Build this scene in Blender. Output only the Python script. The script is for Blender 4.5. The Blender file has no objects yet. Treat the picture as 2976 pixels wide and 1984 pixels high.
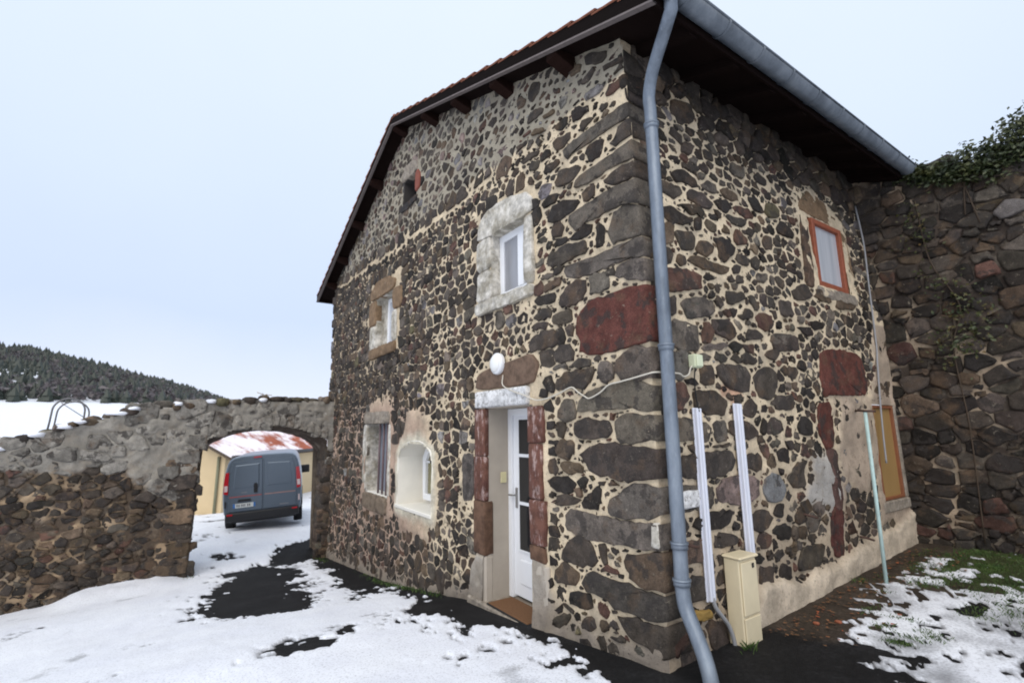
import bpy, math, random
import numpy as np
from mathutils import Matrix, Vector

# ------------------------------------------------------------------ camera, sky, sun, exposure
scene = bpy.context.scene
COL = scene.collection
random.seed(7)
RNG = np.random.default_rng(7)

CAM = np.array([2.423, -2.9, 1.65])
YAW, PITCH, ROLL = math.radians(34.0), math.radians(10.1), math.radians(-0.6)
fwd = np.array([-math.cos(YAW) * math.cos(PITCH), math.sin(YAW) * math.cos(PITCH), math.sin(PITCH)])
rgt = np.array([math.sin(YAW), math.cos(YAW), 0.0])
upv = np.cross(rgt, fwd)
cr, sr = math.cos(ROLL), math.sin(ROLL)
rgt, upv = cr * rgt + sr * upv, -sr * rgt + cr * upv
cam_data = bpy.data.cameras.new('camera')
cam_data.lens = 17.0
cam_data.sensor_width = 36.0
cam_data.clip_end = 3000
cam = bpy.data.objects.new('camera', cam_data)
COL.objects.link(cam)
cam.matrix_world = Matrix(((rgt[0], upv[0], -fwd[0], CAM[0]), (rgt[1], upv[1], -fwd[1], CAM[1]),
                           (rgt[2], upv[2], -fwd[2], CAM[2]), (0, 0, 0, 1)))
cam_data.dof.use_dof = True            # slightly soft background, as the photograph has it
cam_data.dof.focus_distance = 4.2
cam_data.dof.aperture_fstop = 1.8
scene.camera = cam

SUN_EL, SUN_AZ = math.radians(46), math.radians(-46)   # azimuth counted from +X towards +Y
world = bpy.data.worlds.new('World')
scene.world = world
world.use_nodes = True
wn, wl = world.node_tree.nodes, world.node_tree.links
wn.clear()
w_out = wn.new('ShaderNodeOutputWorld')
w_bg = wn.new('ShaderNodeBackground')
w_sky = wn.new('ShaderNodeTexSky')
w_sky.sky_type = 'NISHITA'
w_sky.sun_disc = False
w_sky.sun_elevation = SUN_EL
w_sky.sun_rotation = math.pi / 2 - SUN_AZ
w_bg.inputs['Strength'].default_value = 0.1
w_tc = wn.new('ShaderNodeTexCoord')
w_sep = wn.new('ShaderNodeSeparateXYZ')
w_ramp = wn.new('ShaderNodeValToRGB')          # closed cloud cover: pale at the horizon, a bluer belt, white overhead
w_ramp.color_ramp.elements[0].position = 0.0
w_ramp.color_ramp.elements[0].color = (6.7, 7.1, 8.1, 1)
w_ramp.color_ramp.elements[1].position = 0.75
w_ramp.color_ramp.elements[1].color = (6.6, 7.35, 8.3, 1)
for pos, c in ((0.10, (6.1, 6.65, 8.0, 1)), (0.22, (5.2, 6.05, 7.95, 1)), (0.42, (5.8, 6.65, 8.05, 1))):
    e = w_ramp.color_ramp.elements.new(pos)
    e.color = c
w_noise = wn.new('ShaderNodeTexNoise')
w_noise.inputs['Scale'].default_value = 2.2
w_noise.inputs['Detail'].default_value = 4
w_add = wn.new('ShaderNodeMath'); w_add.operation = 'MULTIPLY_ADD'
w_add.inputs[1].default_value = 0.22
w_sub = wn.new('ShaderNodeMath'); w_sub.operation = 'ADD'
w_sub.inputs[1].default_value = -0.11
w_mix = wn.new('ShaderNodeMix'); w_mix.data_type = 'RGBA'
w_mix.inputs['Factor'].default_value = 0.92
wl.new(w_tc.outputs['Generated'], w_sep.inputs[0])
wl.new(w_tc.outputs['Generated'], w_noise.inputs['Vector'])
wl.new(w_noise.outputs['Fac'], w_add.inputs[0])
wl.new(w_sep.outputs['Z'], w_add.inputs[2])
wl.new(w_add.outputs[0], w_sub.inputs[0])
wl.new(w_sub.outputs[0], w_ramp.inputs['Fac'])
wl.new(w_sky.outputs['Color'], w_mix.inputs['A'])
wl.new(w_ramp.outputs['Color'], w_mix.inputs['B'])
wl.new(w_mix.outputs['Result'], w_bg.inputs['Color'])
wl.new(w_bg.outputs['Background'], w_out.inputs['Surface'])

sun_data = bpy.data.lights.new('sun', 'SUN')
sun_data.energy = 1.5
sun_data.angle = math.radians(60)
sun_data.color = (1.0, 0.93, 0.83)
sun = bpy.data.objects.new('sun', sun_data)
COL.objects.link(sun)
sd = Vector((math.cos(SUN_EL) * math.cos(SUN_AZ), math.cos(SUN_EL) * math.sin(SUN_AZ), math.sin(SUN_EL)))
sun.rotation_euler = sd.to_track_quat('Z', 'Y').to_euler()
sun.location = (8, -8, 12)

scene.view_settings.view_transform = 'Standard'
scene.view_settings.look = 'None'
scene.view_settings.exposure = 0.45
scene.view_settings.gamma = 1.0
scene.view_settings.use_curve_mapping = False
scene.render.engine = 'CYCLES'
scene.cycles.use_denoising = True
scene.cycles.max_bounces = 6
scene.cycles.diffuse_bounces = 4
scene.cycles.pixel_filter_type = 'BLACKMAN_HARRIS'
scene.cycles.filter_width = 1.9

# ------------------------------------------------------------------ numeric noise
def _hash(ix, iy, iz, seed):
    n = (ix * 374761393 + iy * 668265263 + iz * 1274126177 + seed * 974634777) & 0xFFFFFFFF
    n = ((n ^ (n >> 13)) * 1103515245) & 0xFFFFFFFF
    n = ((n ^ (n >> 16)) * 2246822519) & 0xFFFFFFFF
    return ((n ^ (n >> 15)) & 0xFFFFFF) / float(0xFFFFFF)

def vnoise(x, y, z=None, seed=0):
    x = np.asarray(x, float); y = np.asarray(y, float)
    z = np.zeros_like(x) if z is None else np.asarray(z, float)
    ix, iy, iz = np.floor(x).astype(np.int64), np.floor(y).astype(np.int64), np.floor(z).astype(np.int64)
    fx, fy, fz = x - ix, y - iy, z - iz
    fx, fy, fz = fx*fx*(3-2*fx), fy*fy*(3-2*fy), fz*fz*(3-2*fz)
    r = 0
    for dx in (0, 1):
        for dy in (0, 1):
            for dz in (0, 1):
                w = (fx if dx else 1-fx) * (fy if dy else 1-fy) * (fz if dz else 1-fz)
                r = r + w * _hash(ix+dx, iy+dy, iz+dz, seed)
    return r * 2 - 1

def fbm(x, y, z=None, octaves=4, seed=0):
    a, s, r = 0.5, 1.0, 0
    x = np.asarray(x, float); y = np.asarray(y, float)
    for o in range(octaves):
        r = r + a * vnoise(x*s, y*s, None if z is None else np.asarray(z, float)*s, seed+o)
        a *= 0.5; s *= 2.03
    return r

def smooth(a, b, x):
    t = np.clip((x - a) / (b - a), 0, 1)
    return t*t*(3-2*t)

def poly_sdf(px, py, poly):
    """signed distance to a polygon, negative inside (vectorised)"""
    px = np.asarray(px, float); py = np.asarray(py, float)
    d2 = np.full(px.shape, 1e9); inside = np.zeros(px.shape, bool)
    n = len(poly)
    for i in range(n):
        ax, ay = poly[i]; bx, by = poly[(i+1) % n]
        ex, ey = bx-ax, by-ay
        L = ex*ex + ey*ey + 1e-12
        t = np.clip(((px-ax)*ex + (py-ay)*ey)/L, 0, 1)
        d2 = np.minimum(d2, (px-ax-t*ex)**2 + (py-ay-t*ey)**2)
        c = ((ay <= py) & (by > py)) | ((by <= py) & (ay > py))
        with np.errstate(divide='ignore', invalid='ignore'):
            xi = ax + (py-ay)/(by-ay if by != ay else 1e-12)*ex
        inside ^= c & (px < xi)
    d = np.sqrt(d2)
    return np.where(inside, -d, d)

# ------------------------------------------------------------------ materials
MATS = {}
class NT:
    """small helper for building node trees"""
    def __init__(self, name):
        self.m = bpy.data.materials.new(name); self.m.use_nodes = True
        self.n, self.l = self.m.node_tree.nodes, self.m.node_tree.links
        self.b = self.n['Principled BSDF']
        self.pos = self.n.new('ShaderNodeNewGeometry').outputs['Position']
    def noise(self, scale, detail=4, rough=0.55, vec=None, stretch=None):
        t = self.n.new('ShaderNodeTexNoise'); t.inputs['Scale'].default_value = scale
        t.inputs['Detail'].default_value = detail; t.inputs['Roughness'].default_value = rough
        v = vec or self.pos
        if stretch:
            mp = self.n.new('ShaderNodeMapping'); mp.inputs['Scale'].default_value = stretch
            self.l.new(v, mp.inputs['Vector']); v = mp.outputs[0]
        self.l.new(v, t.inputs['Vector'])
        return t.outputs['Fac']
    def ramp(self, fac, stops):
        r = self.n.new('ShaderNodeValToRGB'); els = r.color_ramp.elements
        while len(els) < len(stops): els.new(0.5)
        for e, (p, c) in zip(els, stops):
            e.position = p
            e.color = (c, c, c, 1) if isinstance(c, (int, float)) else (*c, 1)
        self.l.new(fac, r.inputs['Fac'])
        return r.outputs['Color']
    def mix(self, fac, a, b, mode='MIX'):
        m = self.n.new('ShaderNodeMix'); m.data_type = 'RGBA'; m.blend_type = mode
        for sock, v in ((m.inputs['Factor'], fac), (m.inputs['A'], a), (m.inputs['B'], b)):
            if isinstance(v, (int, float)): sock.default_value = v
            elif isinstance(v, tuple): sock.default_value = (*v, 1) if len(v) == 3 else v
            else: self.l.new(v, sock)
        return m.outputs['Result']
    def attr(self, name):
        a = self.n.new('ShaderNodeAttribute'); a.attribute_name = name
        return a.outputs['Color']
    def bump(self, h, strength=0.4, dist=0.01):
        b = self.n.new('ShaderNodeBump'); b.inputs['Strength'].default_value = strength
        b.inputs['Distance'].default_value = dist
        self.l.new(h, b.inputs['Height']); self.l.new(b.outputs['Normal'], self.b.inputs['Normal'])
    def out(self, color, rough=0.8, spec=0.3, metal=0.0):
        if isinstance(color, tuple): self.b.inputs['Base Color'].default_value = (*color, 1)
        else: self.l.new(color, self.b.inputs['Base Color'])
        if isinstance(rough, (int, float)): self.b.inputs['Roughness'].default_value = rough
        else: self.l.new(rough, self.b.inputs['Roughness'])
        self.b.inputs['Specular IOR Level'].default_value = spec
        self.b.inputs['Metallic'].default_value = metal
        return self.m

def simple(name, col, rough=0.6, spec=0.3, metal=0.0, var=0.18, scale=9.0, bump=0.0, bscale=60):
    if name in MATS: return MATS[name]
    t = NT(name)
    f = t.noise(scale, 5)
    c = t.mix(f, tuple(x*(1-var) for x in col), tuple(min(1, x*(1+var)) for x in col))
    if bump: t.bump(t.noise(bscale, 5), bump, 0.006)
    MATS[name] = t.out(c, rough, spec, metal)
    return MATS[name]

def m_stone():
    t = NT('basalt_stone')
    tint = t.attr('tint')
    big = t.ramp(t.noise(8, 6, 0.7), ((0.28, 0.50), (0.5, 0.98), (0.74, 1.6)))
    c = t.mix(1.0, tint, big, 'MULTIPLY')
    rust = t.ramp(t.noise(3.4, 5, 0.65), ((0.54, 0.0), (0.68, 0.75)))
    c = t.mix(rust, c, (0.125, 0.082, 0.052))
    crust = t.ramp(t.noise(5.2, 7, 0.62), ((0.535, 0.0), (0.565, 0.72)))        # black weathering crust
    c = t.mix(crust, c, (0.046, 0.040, 0.037))
    lich = t.ramp(t.noise(19, 7, 0.75), ((0.61, 0.0), (0.68, 0.55)))            # pale lichen and lime splashes
    c = t.mix(lich, c, (0.36, 0.31, 0.24))
    fine = t.ramp(t.noise(95, 4, 0.7), ((0.3, 0.6), (0.7, 1.35)))
    c = t.mix(1.0, c, fine, 'MULTIPLY')
    t.bump(t.mix(0.4, t.noise(17, 8, 0.72), t.noise(110, 4, 0.7)), 1.0, 0.024)
    return t.out(c, 0.85, 0.2)

def m_mortar():
    t = NT('lime_mortar')
    c = t.attr('tint')
    big = t.ramp(t.noise(3.2, 7, 0.7), ((0.28, 0.60), (0.7, 1.14)))
    c = t.mix(1.0, c, big, 'MULTIPLY')
    spots = t.ramp(t.noise(48, 5, 0.7), ((0.28, 0.50), (0.46, 1.0)))
    c = t.mix(1.0, c, spots, 'MULTIPLY')
    stain = t.ramp(t.noise(3.7, 7, 0.68), ((0.50, 0.0), (0.66, 0.55)))
    c = t.mix(stain, c, (0.30, 0.255, 0.20))
    dirt = t.ramp(t.noise(9, 6, 0.7), ((0.57, 0.0), (0.72, 0.6)))
    c = t.mix(dirt, c, (0.19, 0.145, 0.10))
    t.bump(t.mix(0.6, t.noise(26, 7, 0.75), t.noise(120, 3)), 0.8, 0.018)
    return t.out(c, 0.92, 0.15)

def m_paint_stone(name, stone, stone2, paint, lo, hi, scale=34, stretch=None):
    """stone with flaking paint or limewash on it"""
    t = NT(name)
    c = t.mix(t.noise(6, 5, 0.65), stone, stone2)
    p = t.ramp(t.noise(scale, 6, 0.72, stretch=stretch), ((lo, 0.0), (hi, 1.0)))
    c = t.mix(p, c, paint)
    d = t.ramp(t.noise(11, 5, 0.7), ((0.35, 0.55), (0.6, 1.0)))
    c = t.mix(1.0, c, d, 'MULTIPLY')
    t.bump(t.mix(0.5, t.noise(24, 6, 0.7), p), 0.45, 0.012)
    return t.out(c, 0.85, 0.2)

def m_wood(name, col, rough=0.75):
    t = NT(name)
    g = t.noise(9, 6, 0.7, stretch=(1, 1, 9))
    c = t.mix(g, tuple(x*0.55 for x in col), tuple(x*1.4 for x in col))
    t.bump(g, 0.3, 0.006)
    return t.out(c, 0.92, 0.05)

def m_zinc(name='weathered_zinc', k=1.0):
    t = NT(name)
    f = t.noise(5, 6, 0.7, stretch=(1, 1, 0.35))
    c = t.ramp(f, ((0.28, (0.125, 0.15, 0.185)), (0.5, (0.235, 0.275, 0.33)), (0.75, (0.38, 0.43, 0.49))))
    st = t.ramp(t.noise(26, 5, 0.7, stretch=(1, 1, 0.25)), ((0.62, 0.0), (0.8, 0.6)))
    c = t.mix(st, c, (0.50, 0.54, 0.58))
    c = t.mix(1.0, c, (k, k, k), 'MULTIPLY')
    return t.out(c, 0.42, 0.45, 0.35)

def m_snow():
    t = NT('snow_cover')
    c = t.ramp(t.noise(1.7, 5), ((0.3, (0.80, 0.82, 0.89)), (0.7, (0.88, 0.90, 0.95))))
    slush = t.ramp(t.noise(1.1, 7, 0.72, stretch=(.6, 1.5, 1)), ((0.50, 0.0), (0.72, 0.24)))   # trodden, wetter snow
    c = t.mix(slush, c, (0.56, 0.56, 0.62))
    grit = t.ramp(t.noise(23, 7, 0.78, stretch=(.7, 1.3, 1)), ((0.63, 0.0), (0.70, 0.75)))
    thick = t.attr('tint')
    near = t.ramp(t.noise(.9, 4, 0.6), ((0.42, 0.0), (0.56, 1.0)))
    c = t.mix(t.mix(1.0, grit, near, 'MULTIPLY'), c, (0.20, 0.18, 0.17))
    c = t.mix(t.mix(1.0, thick, t.ramp(t.noise(55, 5, .7), ((.3, .55), (.6, 1.25))), 'MULTIPLY'), (0.13, 0.128, 0.135), c)
    t.bump(t.mix(0.5, t.noise(9, 6, 0.65), t.noise(60, 4)), 0.22, 0.02)
    return t.out(c, 0.6, 0.3)

def m_ground():
    t = NT('ground_cover')
    c = t.attr('tint')
    v = t.ramp(t.mix(.5, t.noise(34, 6, 0.75), t.noise(2.4, 6, .7)), ((0.36, 0.45), (0.52, 1.0), (0.66, 2.3)))
    c = t.mix(1.0, c, v, 'MULTIPLY')
    g = t.ramp(t.noise(140, 3, 0.7), ((0.66, 0.0), (0.76, 0.5)))
    c = t.mix(g, c, (0.12, 0.11, 0.10))
    t.bump(t.mix(0.5, t.noise(60, 5, 0.7), t.noise(170, 2)), 0.7, 0.012)
    return t.out(c, 0.70, 0.12)

def m_tile():
    t = NT('terracotta_tile')
    f = t.noise(3, 6, 0.7)
    c = t.ramp(f, ((0.3, (0.20, 0.065, 0.038)), (0.5, (0.32, 0.115, 0.065)), (0.72, (0.40, 0.20, 0.13))))
    lich = t.ramp(t.noise(17, 5, 0.7), ((0.62, 0.0), (0.75, 0.6)))
    c = t.mix(lich, c, (0.07, 0.05, 0.04))
    return t.out(c, 0.85, 0.2)

MATS.update(stone=m_stone(), mortar=m_mortar(), zinc=m_zinc(k=.74), snow=m_snow(), ground=m_ground(), tile=m_tile())
MATS['gutterzinc'] = m_zinc('shaded_zinc', .42)  # same zinc, darkened to paint in the shade on the gutter's underside
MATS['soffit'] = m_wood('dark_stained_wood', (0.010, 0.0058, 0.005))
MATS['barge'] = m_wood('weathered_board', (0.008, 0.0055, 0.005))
MATS['barge_edge'] = m_wood('lit_weathered_board_edge', (0.17, 0.145, 0.14))  # weathered lower edge, paler so that its lit underside is in the colour
MATS['redjamb'] = m_paint_stone('red_painted_jamb', (0.175, 0.085, 0.055), (0.13, 0.055, 0.048), (0.50, 0.37, 0.34), 0.52, 0.64, 15, (1, 1, 0.4))
MATS['brownjamb'] = m_paint_stone('brown_jamb', (0.165, 0.094, 0.060), (0.12, 0.07, 0.048), (0.34, 0.24, 0.19), 0.68, 0.80, 30)
MATS['whitelintel'] = m_paint_stone('flaking_white_paint', (0.22, 0.19, 0.16), (0.30, 0.27, 0.24), (0.80, 0.79, 0.78), 0.36, 0.46, 30)
MATS['limed'] = m_paint_stone('limewashed_stone', (0.33, 0.30, 0.235), (0.43, 0.39, 0.32), (0.72, 0.68, 0.61), 0.42, 0.60, 5)
MATS['ochre'] = m_paint_stone('ochre_stone', (0.20, 0.130, 0.075), (0.27, 0.18, 0.11), (0.66, 0.58, 0.48), 0.62, 0.72, 14)
MATS['oldconcrete'] = m_paint_stone('old_concrete', (0.34, 0.29, 0.23), (0.26, 0.22, 0.18), (0.46, 0.41, 0.35), 0.5, 0.7, 12)
MATS['sillstone'] = m_paint_stone('brown_sill_stone', (0.19, 0.14, 0.10), (0.24, 0.19, 0.14), (0.36, 0.31, 0.25), 0.62, 0.8, 18)

# ------------------------------------------------------------------ object helpers
WORLD_OF = {}
def link(o, parent=None):
    COL.objects.link(o)
    loc = Matrix.Translation(o.location) if o.rotation_euler.to_matrix().is_identity else None
    if parent is not None:
        o.parent = parent
        o.matrix_parent_inverse = WORLD_OF[parent.name].inverted()
    WORLD_OF[o.name] = Matrix.LocRotScale(o.location, o.rotation_euler, o.scale)
    return o

def thing(name, label, cat, loc=(0, 0, 0), rot=(0, 0, 0), group=None):
    o = bpy.data.objects.new(name, None)
    o.empty_display_size = 0.2
    o.location = loc; o.rotation_euler = rot
    link(o)
    return tag(o, label, cat, group)

def tag(o, label, cat, group=None):
    o['label'] = label; o['category'] = cat
    if group: o['group'] = group
    return o

def mesh_obj(name, verts, faces, mat, parent=None, smoothed=False, tint=None, center=True, local=False):
    """link one mesh object; verts in world space (or in the parent's space when local)"""
    verts = np.asarray(verts, float)
    me = bpy.data.meshes.new(name)
    c = (verts.min(0) + verts.max(0)) / 2 if center else np.zeros(3)
    me.from_pydata((verts - c).tolist(), [], faces)
    if tint is not None:
        a = me.color_attributes.new('tint', 'FLOAT_COLOR', 'POINT')
        t = np.ones((len(verts), 4)); t[:, :3] = tint
        a.data.foreach_set('color', t.ravel())
    me.polygons.foreach_set('use_smooth', [smoothed]*len(me.polygons))
    me.materials.append(MATS[mat] if isinstance(mat, str) else mat)
    me.update()
    o = bpy.data.objects.new(name, me)
    o.location = c
    if local:
        COL.objects.link(o); o.parent = parent
        WORLD_OF[o.name] = WORLD_OF[parent.name] @ Matrix.Translation(c)
    else:
        link(o, parent)
    return o

def structure(o, kind='structure'):
    o['kind'] = kind
    return o

def box_vf(x0, x1, y0, y1, z0, z1, bev=0.0, jitter=0.0, seg=1):
    import bmesh
    bm = bmesh.new()
    bmesh.ops.create_cube(bm, size=1)
    for v in bm.verts:
        v.co = Vector((x0 + (v.co.x+.5)*(x1-x0), y0 + (v.co.y+.5)*(y1-y0), z0 + (v.co.z+.5)*(z1-z0)))
    if bev: bmesh.ops.bevel(bm, geom=bm.edges[:], offset=bev, segments=seg, affect='EDGES', profile=0.5)
    if jitter:
        for v in bm.verts:
            v.co += Vector([random.uniform(-jitter, jitter) for _ in range(3)])
    bm.verts.index_update()
    V = [tuple(v.co) for v in bm.verts]; F = [[v.index for v in f.verts] for f in bm.faces]
    bm.free()
    return V, F

def box(name, x0, x1, y0, y1, z0, z1, mat, parent=None, bev=0.004, jitter=0.0, tint=None, local=False, seg=1):
    V, F = box_vf(x0, x1, y0, y1, z0, z1, bev, jitter, seg)
    return mesh_obj(name, V, F, mat, parent, False, tint, local=local)

def join_vf(parts):
    V, F = [], []
    for v, f in parts:
        k = len(V); V += [tuple(p) for p in v]; F += [[i+k for i in q] for q in f]
    return V, F

def tube_vf(path, radius, seg=12, caps=True, ring=None):
    path = [Vector(p) for p in path]
    V, F = [], []
    n = len(path)
    rad = radius if hasattr(radius, '__len__') else [radius]*n
    prev = None
    for i, p in enumerate(path):
        d = ((path[min(i+1, n-1)] - p).normalized() + (p - path[max(i-1, 0)]).normalized())
        d = d.normalized() if d.length > 1e-9 else Vector((0, 0, 1))
        if prev is None:
            a = d.cross(Vector((0, 0, 1)))
            if a.length < 1e-3: a = d.cross(Vector((1, 0, 0)))
        else:
            a = prev - d*prev.dot(d)
        a.normalize(); prev = a
        b = d.cross(a)
        for k in range(seg):
            t = 2*math.pi*k/seg
            V.append(tuple(p + (a*math.cos(t) + b*math.sin(t))*rad[i]))
    for i in range(n-1):
        for k in range(seg):
            k2 = (k+1) % seg
            F.append([i*seg+k, i*seg+k2, (i+1)*seg+k2, (i+1)*seg+k])
    if caps:
        F.append([k for k in range(seg)][::-1]); F.append([(n-1)*seg+k for k in range(seg)])
    return V, F

def tube(name, path, radius, mat, parent=None, seg=12, local=False):
    V, F = tube_vf(path, radius, seg)
    return mesh_obj(name, V, F, mat, parent, True, local=local)

def smooth_path(pts, n=6):
    """Catmull-Rom through the points"""
    P = [Vector(p) for p in pts]; P = [P[0]*2-P[1]] + P + [P[-1]*2-P[-2]]
    out = []
    for i in range(1, len(P)-2):
        for k in range(n):
            t = k/n
            a, b, c, d = P[i-1], P[i], P[i+1], P[i+2]
            out.append(0.5*((2*b) + (c-a)*t + (2*a-5*b+4*c-d)*t*t + (3*b-a-3*c+d)*t**3))
    out.append(P[-2])
    return out

# ------------------------------------------------------------------ rubble masonry
PALETTE = {'k': (.036, .030, .026), 'd': (.074, .060, .049), 'g': (.132, .112, .092), 'l': (.20, .185, .18),
           'b': (.120, .087, .060), 'r': (.110, .062, .048), 'R': (.112, .042, .033), 'o': (.12, .10, .06),
           'p': (.24, .175, .155), 'w': (.36, .33, .29)}

def chaikin(P, k=.15):
    out = []
    for i in range(len(P)):
        a, b = np.array(P[i]), np.array(P[(i+1) % len(P)])
        out += [a*(1-k)+b*k, a*k+b*(1-k)]
    return out

def stone_vf(poly, frame, h, depth, jit=0.004, flip=False, rnd=1, bevel=0.008, quoin=False, grow=0.0, step=.09):
    """one stone: irregular outline, narrow worn edge, nearly flat face"""
    P = [np.array(p, float) for p in poly]
    c = np.mean(P, axis=0)
    R = np.mean([np.linalg.norm(p-c) for p in P])
    if grow: P = [c+(p-c)*(1+grow/max(.03, np.linalg.norm(p-c))) for p in P]
    for _ in range(rnd): P = chaikin(P)
    Q = []
    for i in range(len(P)):
        a, b = P[i], P[(i+1) % len(P)]
        k = max(1, int(np.linalg.norm(b-a)/step+.4))
        Q += [a+(b-a)*t/k for t in range(k)]
    P = [p + np.array([random.gauss(0, jit), random.gauss(0, jit)]) for p in Q]
    n = len(P)
    tx, ty = random.gauss(0, .045), random.gauss(0, .045)
    sc = 1 - min(.25, bevel/R)
    sc2 = 1 - min(.6, bevel*3.2/R)
    V, F = [], []
    def add(p, nn): V.append(frame(p[0], p[1], nn))
    def lift(p): return max(-.005, min(.008, (p[0]-c[0])*tx + (p[1]-c[1])*ty))
    rr = min(.0045, .05*R)
    for p in P: add(p, -depth)
    for p in P: add(p, h*.45 + lift(p)*.6)
    for p in P:
        q = c+(p-c)*sc; add(q, h*.95 + lift(q) + random.gauss(0, rr*.5))
    for p in P:
        q = c+(p-c)*sc2; add(q, h + lift(q) + random.gauss(0, rr))
    add(c, h + random.gauss(0, rr))
    for r in range(3):
        for i in range(n):
            j = (i+1) % n
            F.append([r*n+i, r*n+j, (r+1)*n+j, (r+1)*n+i])
    for i in range(n): F.append([3*n+i, 3*n+(i+1) % n, 4*n])
    if flip: F = [f[::-1] for f in F]
    return V, F

def parse(txt):
    out = []
    for l in txt.strip().splitlines():
        t = l.split()
        out.append((t[0], [tuple(float(a)/1000 for a in p.split(',')) for p in t[1:]]))
    return out

def clip_poly(P, m, nrm):
    """keep the side of the line through m where (p-m).nrm <= 0"""
    out = []
    n = len(P)
    for i in range(n):
        a, b = P[i], P[(i+1) % n]
        da = (a[0]-m[0])*nrm[0] + (a[1]-m[1])*nrm[1]
        db = (b[0]-m[0])*nrm[0] + (b[1]-m[1])*nrm[1]
        if da <= 0: out.append(a)
        if da*db < 0:
            t = da/(da-db)
            out.append((a[0]+(b[0]-a[0])*t, a[1]+(b[1]-a[1])*t))
    return out

def rubble(urange, vrange, ok, radius, traced, an=1.4, cand=20000, seed=1, rows=None):
    """stone outlines between the larger outlined stones: darts, then the cell round each dart"""
    rng = np.random.default_rng(seed)
    cs = 0.12
    H = {}
    def cell(p): return (int(math.floor(p[0]/cs)), int(math.floor(p[1]/cs)))
    pts = []
    def put(u, v, r, dummy):
        p = (u, v*an, r, dummy)
        H.setdefault(cell(p), []).append(len(pts)); pts.append(p)
    for poly in traced:
        us = [p[0] for p in poly]; vs = [p[1] for p in poly]
        gu, gv = np.meshgrid(np.arange(min(us), max(us)+.02, .03), np.arange(min(vs), max(vs)+.02, .025))
        d = poly_sdf(gu.ravel(), gv.ravel(), poly)
        for u, v, dd in zip(gu.ravel(), gv.ravel(), d):
            if dd < 0: put(u, v, .02, True)
        for i in range(len(poly)):
            a, b = poly[i], poly[(i+1) % len(poly)]
            k = max(1, int(math.dist(a, b)/.03))
            for t in range(k): put(a[0]+(b[0]-a[0])*t/k, a[1]+(b[1]-a[1])*t/k, .02, True)
    cu = rng.uniform(*urange, cand); cv = rng.uniform(*vrange, cand)
    rr = radius(cu, cv)*rng.uniform(.62, 1.42, cand)
    order = np.argsort(-rr*rng.uniform(.55, 1.0, cand))
    if rows:                                      # loose courses of uneven height
        rh, wmin, wmax = rows
        L = []
        v = vrange[0]
        while v < vrange[1]:
            h = rh*rng.uniform(.72, 1.38); u = urange[0]+rng.uniform(-.2, 0)
            while u < urange[1]:
                w = rng.uniform(wmin, wmax)*(h/rh)**.5
                if rng.uniform() < .16 and w > wmin*1.5:      # two thin stones where one would stand
                    L += [(u+w/2, v+h*.25, h*.22), (u+w/2+rng.normal(0, .02), v+h*.75, h*.22)]
                else: L.append((u+w/2+rng.normal(0, .012), v+h/2+rng.normal(0, .016), (w+h*an)*.25))
                u += w
            v += h
        cu, cv, rr = (np.array(a) for a in zip(*L))
        cv = cv+.05*fbm(cu*.7, cv*.4, None, 3, seed)*1.6
        order = np.arange(len(cu)); rng.shuffle(order)
    good = ok(cu, cv)
    for i in order:
        if not good[i]: continue
        u, v, r = cu[i], cv[i]*an, rr[i]
        ci, cj = cell((u, v)); free = True
        R = int(math.ceil(r*1.6/cs))
        for a in range(ci-R, ci+R+1):
            for b in range(cj-R, cj+R+1):
                for k in H.get((a, b), ()):
                    q = pts[k]
                    lim = r*(.38 if rows else .55) if q[3] else (r+q[2])*(.42 if rows else .86)
                    if (q[0]-u)**2+(q[1]-v)**2 < lim*lim: free = False; break
                if not free: break
            if not free: break
        if free: put(u, cv[i], r, False)
    out = []
    for p in pts:
        if p[3]: continue
        u, v, r, _ = p
        w = r*(2.3 if rows else 1.75)
        P = [(u-w, v-w), (u+w, v-w), (u+w, v+w), (u-w, v+w)]
        ci, cj = cell(p); R = int(math.ceil(w*1.9/cs))
        for a in range(ci-R, ci+R+1):
            for b in range(cj-R, cj+R+1):
                for k in H.get((a, b), ()):
                    q = pts[k]
                    if q is p: continue
                    dx, dy = q[0]-u, q[1]-v
                    if dx*dx+dy*dy > (3.2*w)**2: continue
                    f = .5 if q[3] else r/(r+q[2])*.6+.2
                    P = clip_poly(P, (u+dx*f, v+dy*f), (dx, dy))
                    if len(P) < 3: break
                if len(P) < 3: break
            if len(P) < 3: break
        if len(P) < 3: continue
        out.append(([(x, y/an) for x, y in P], r))
    return out

def area(P):
    return abs(.5*sum(P[i-1][0]*P[i][1]-P[i][0]*P[i-1][1] for i in range(len(P))))

def tint_for(code, spread=.24):
    c = np.array(PALETTE[code])*math.exp(random.gauss(0, spread))
    return c*(1+np.array([random.gauss(0, .03), random.gauss(0, .012), random.gauss(0, .03)]))

def pick(weights):
    r = random.random()*sum(weights.values())
    for k, w in weights.items():
        r -= w
        if r <= 0: return k
    return k

def seen_size(V, poly_area, nrm):
    c = np.mean(np.array(V), axis=0); d = c-CAM; L = np.linalg.norm(d)
    if (d/L) @ fwd < .2: return 0
    return poly_area*abs((d/L) @ np.array(nrm))/((d @ fwd)**2)

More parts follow.
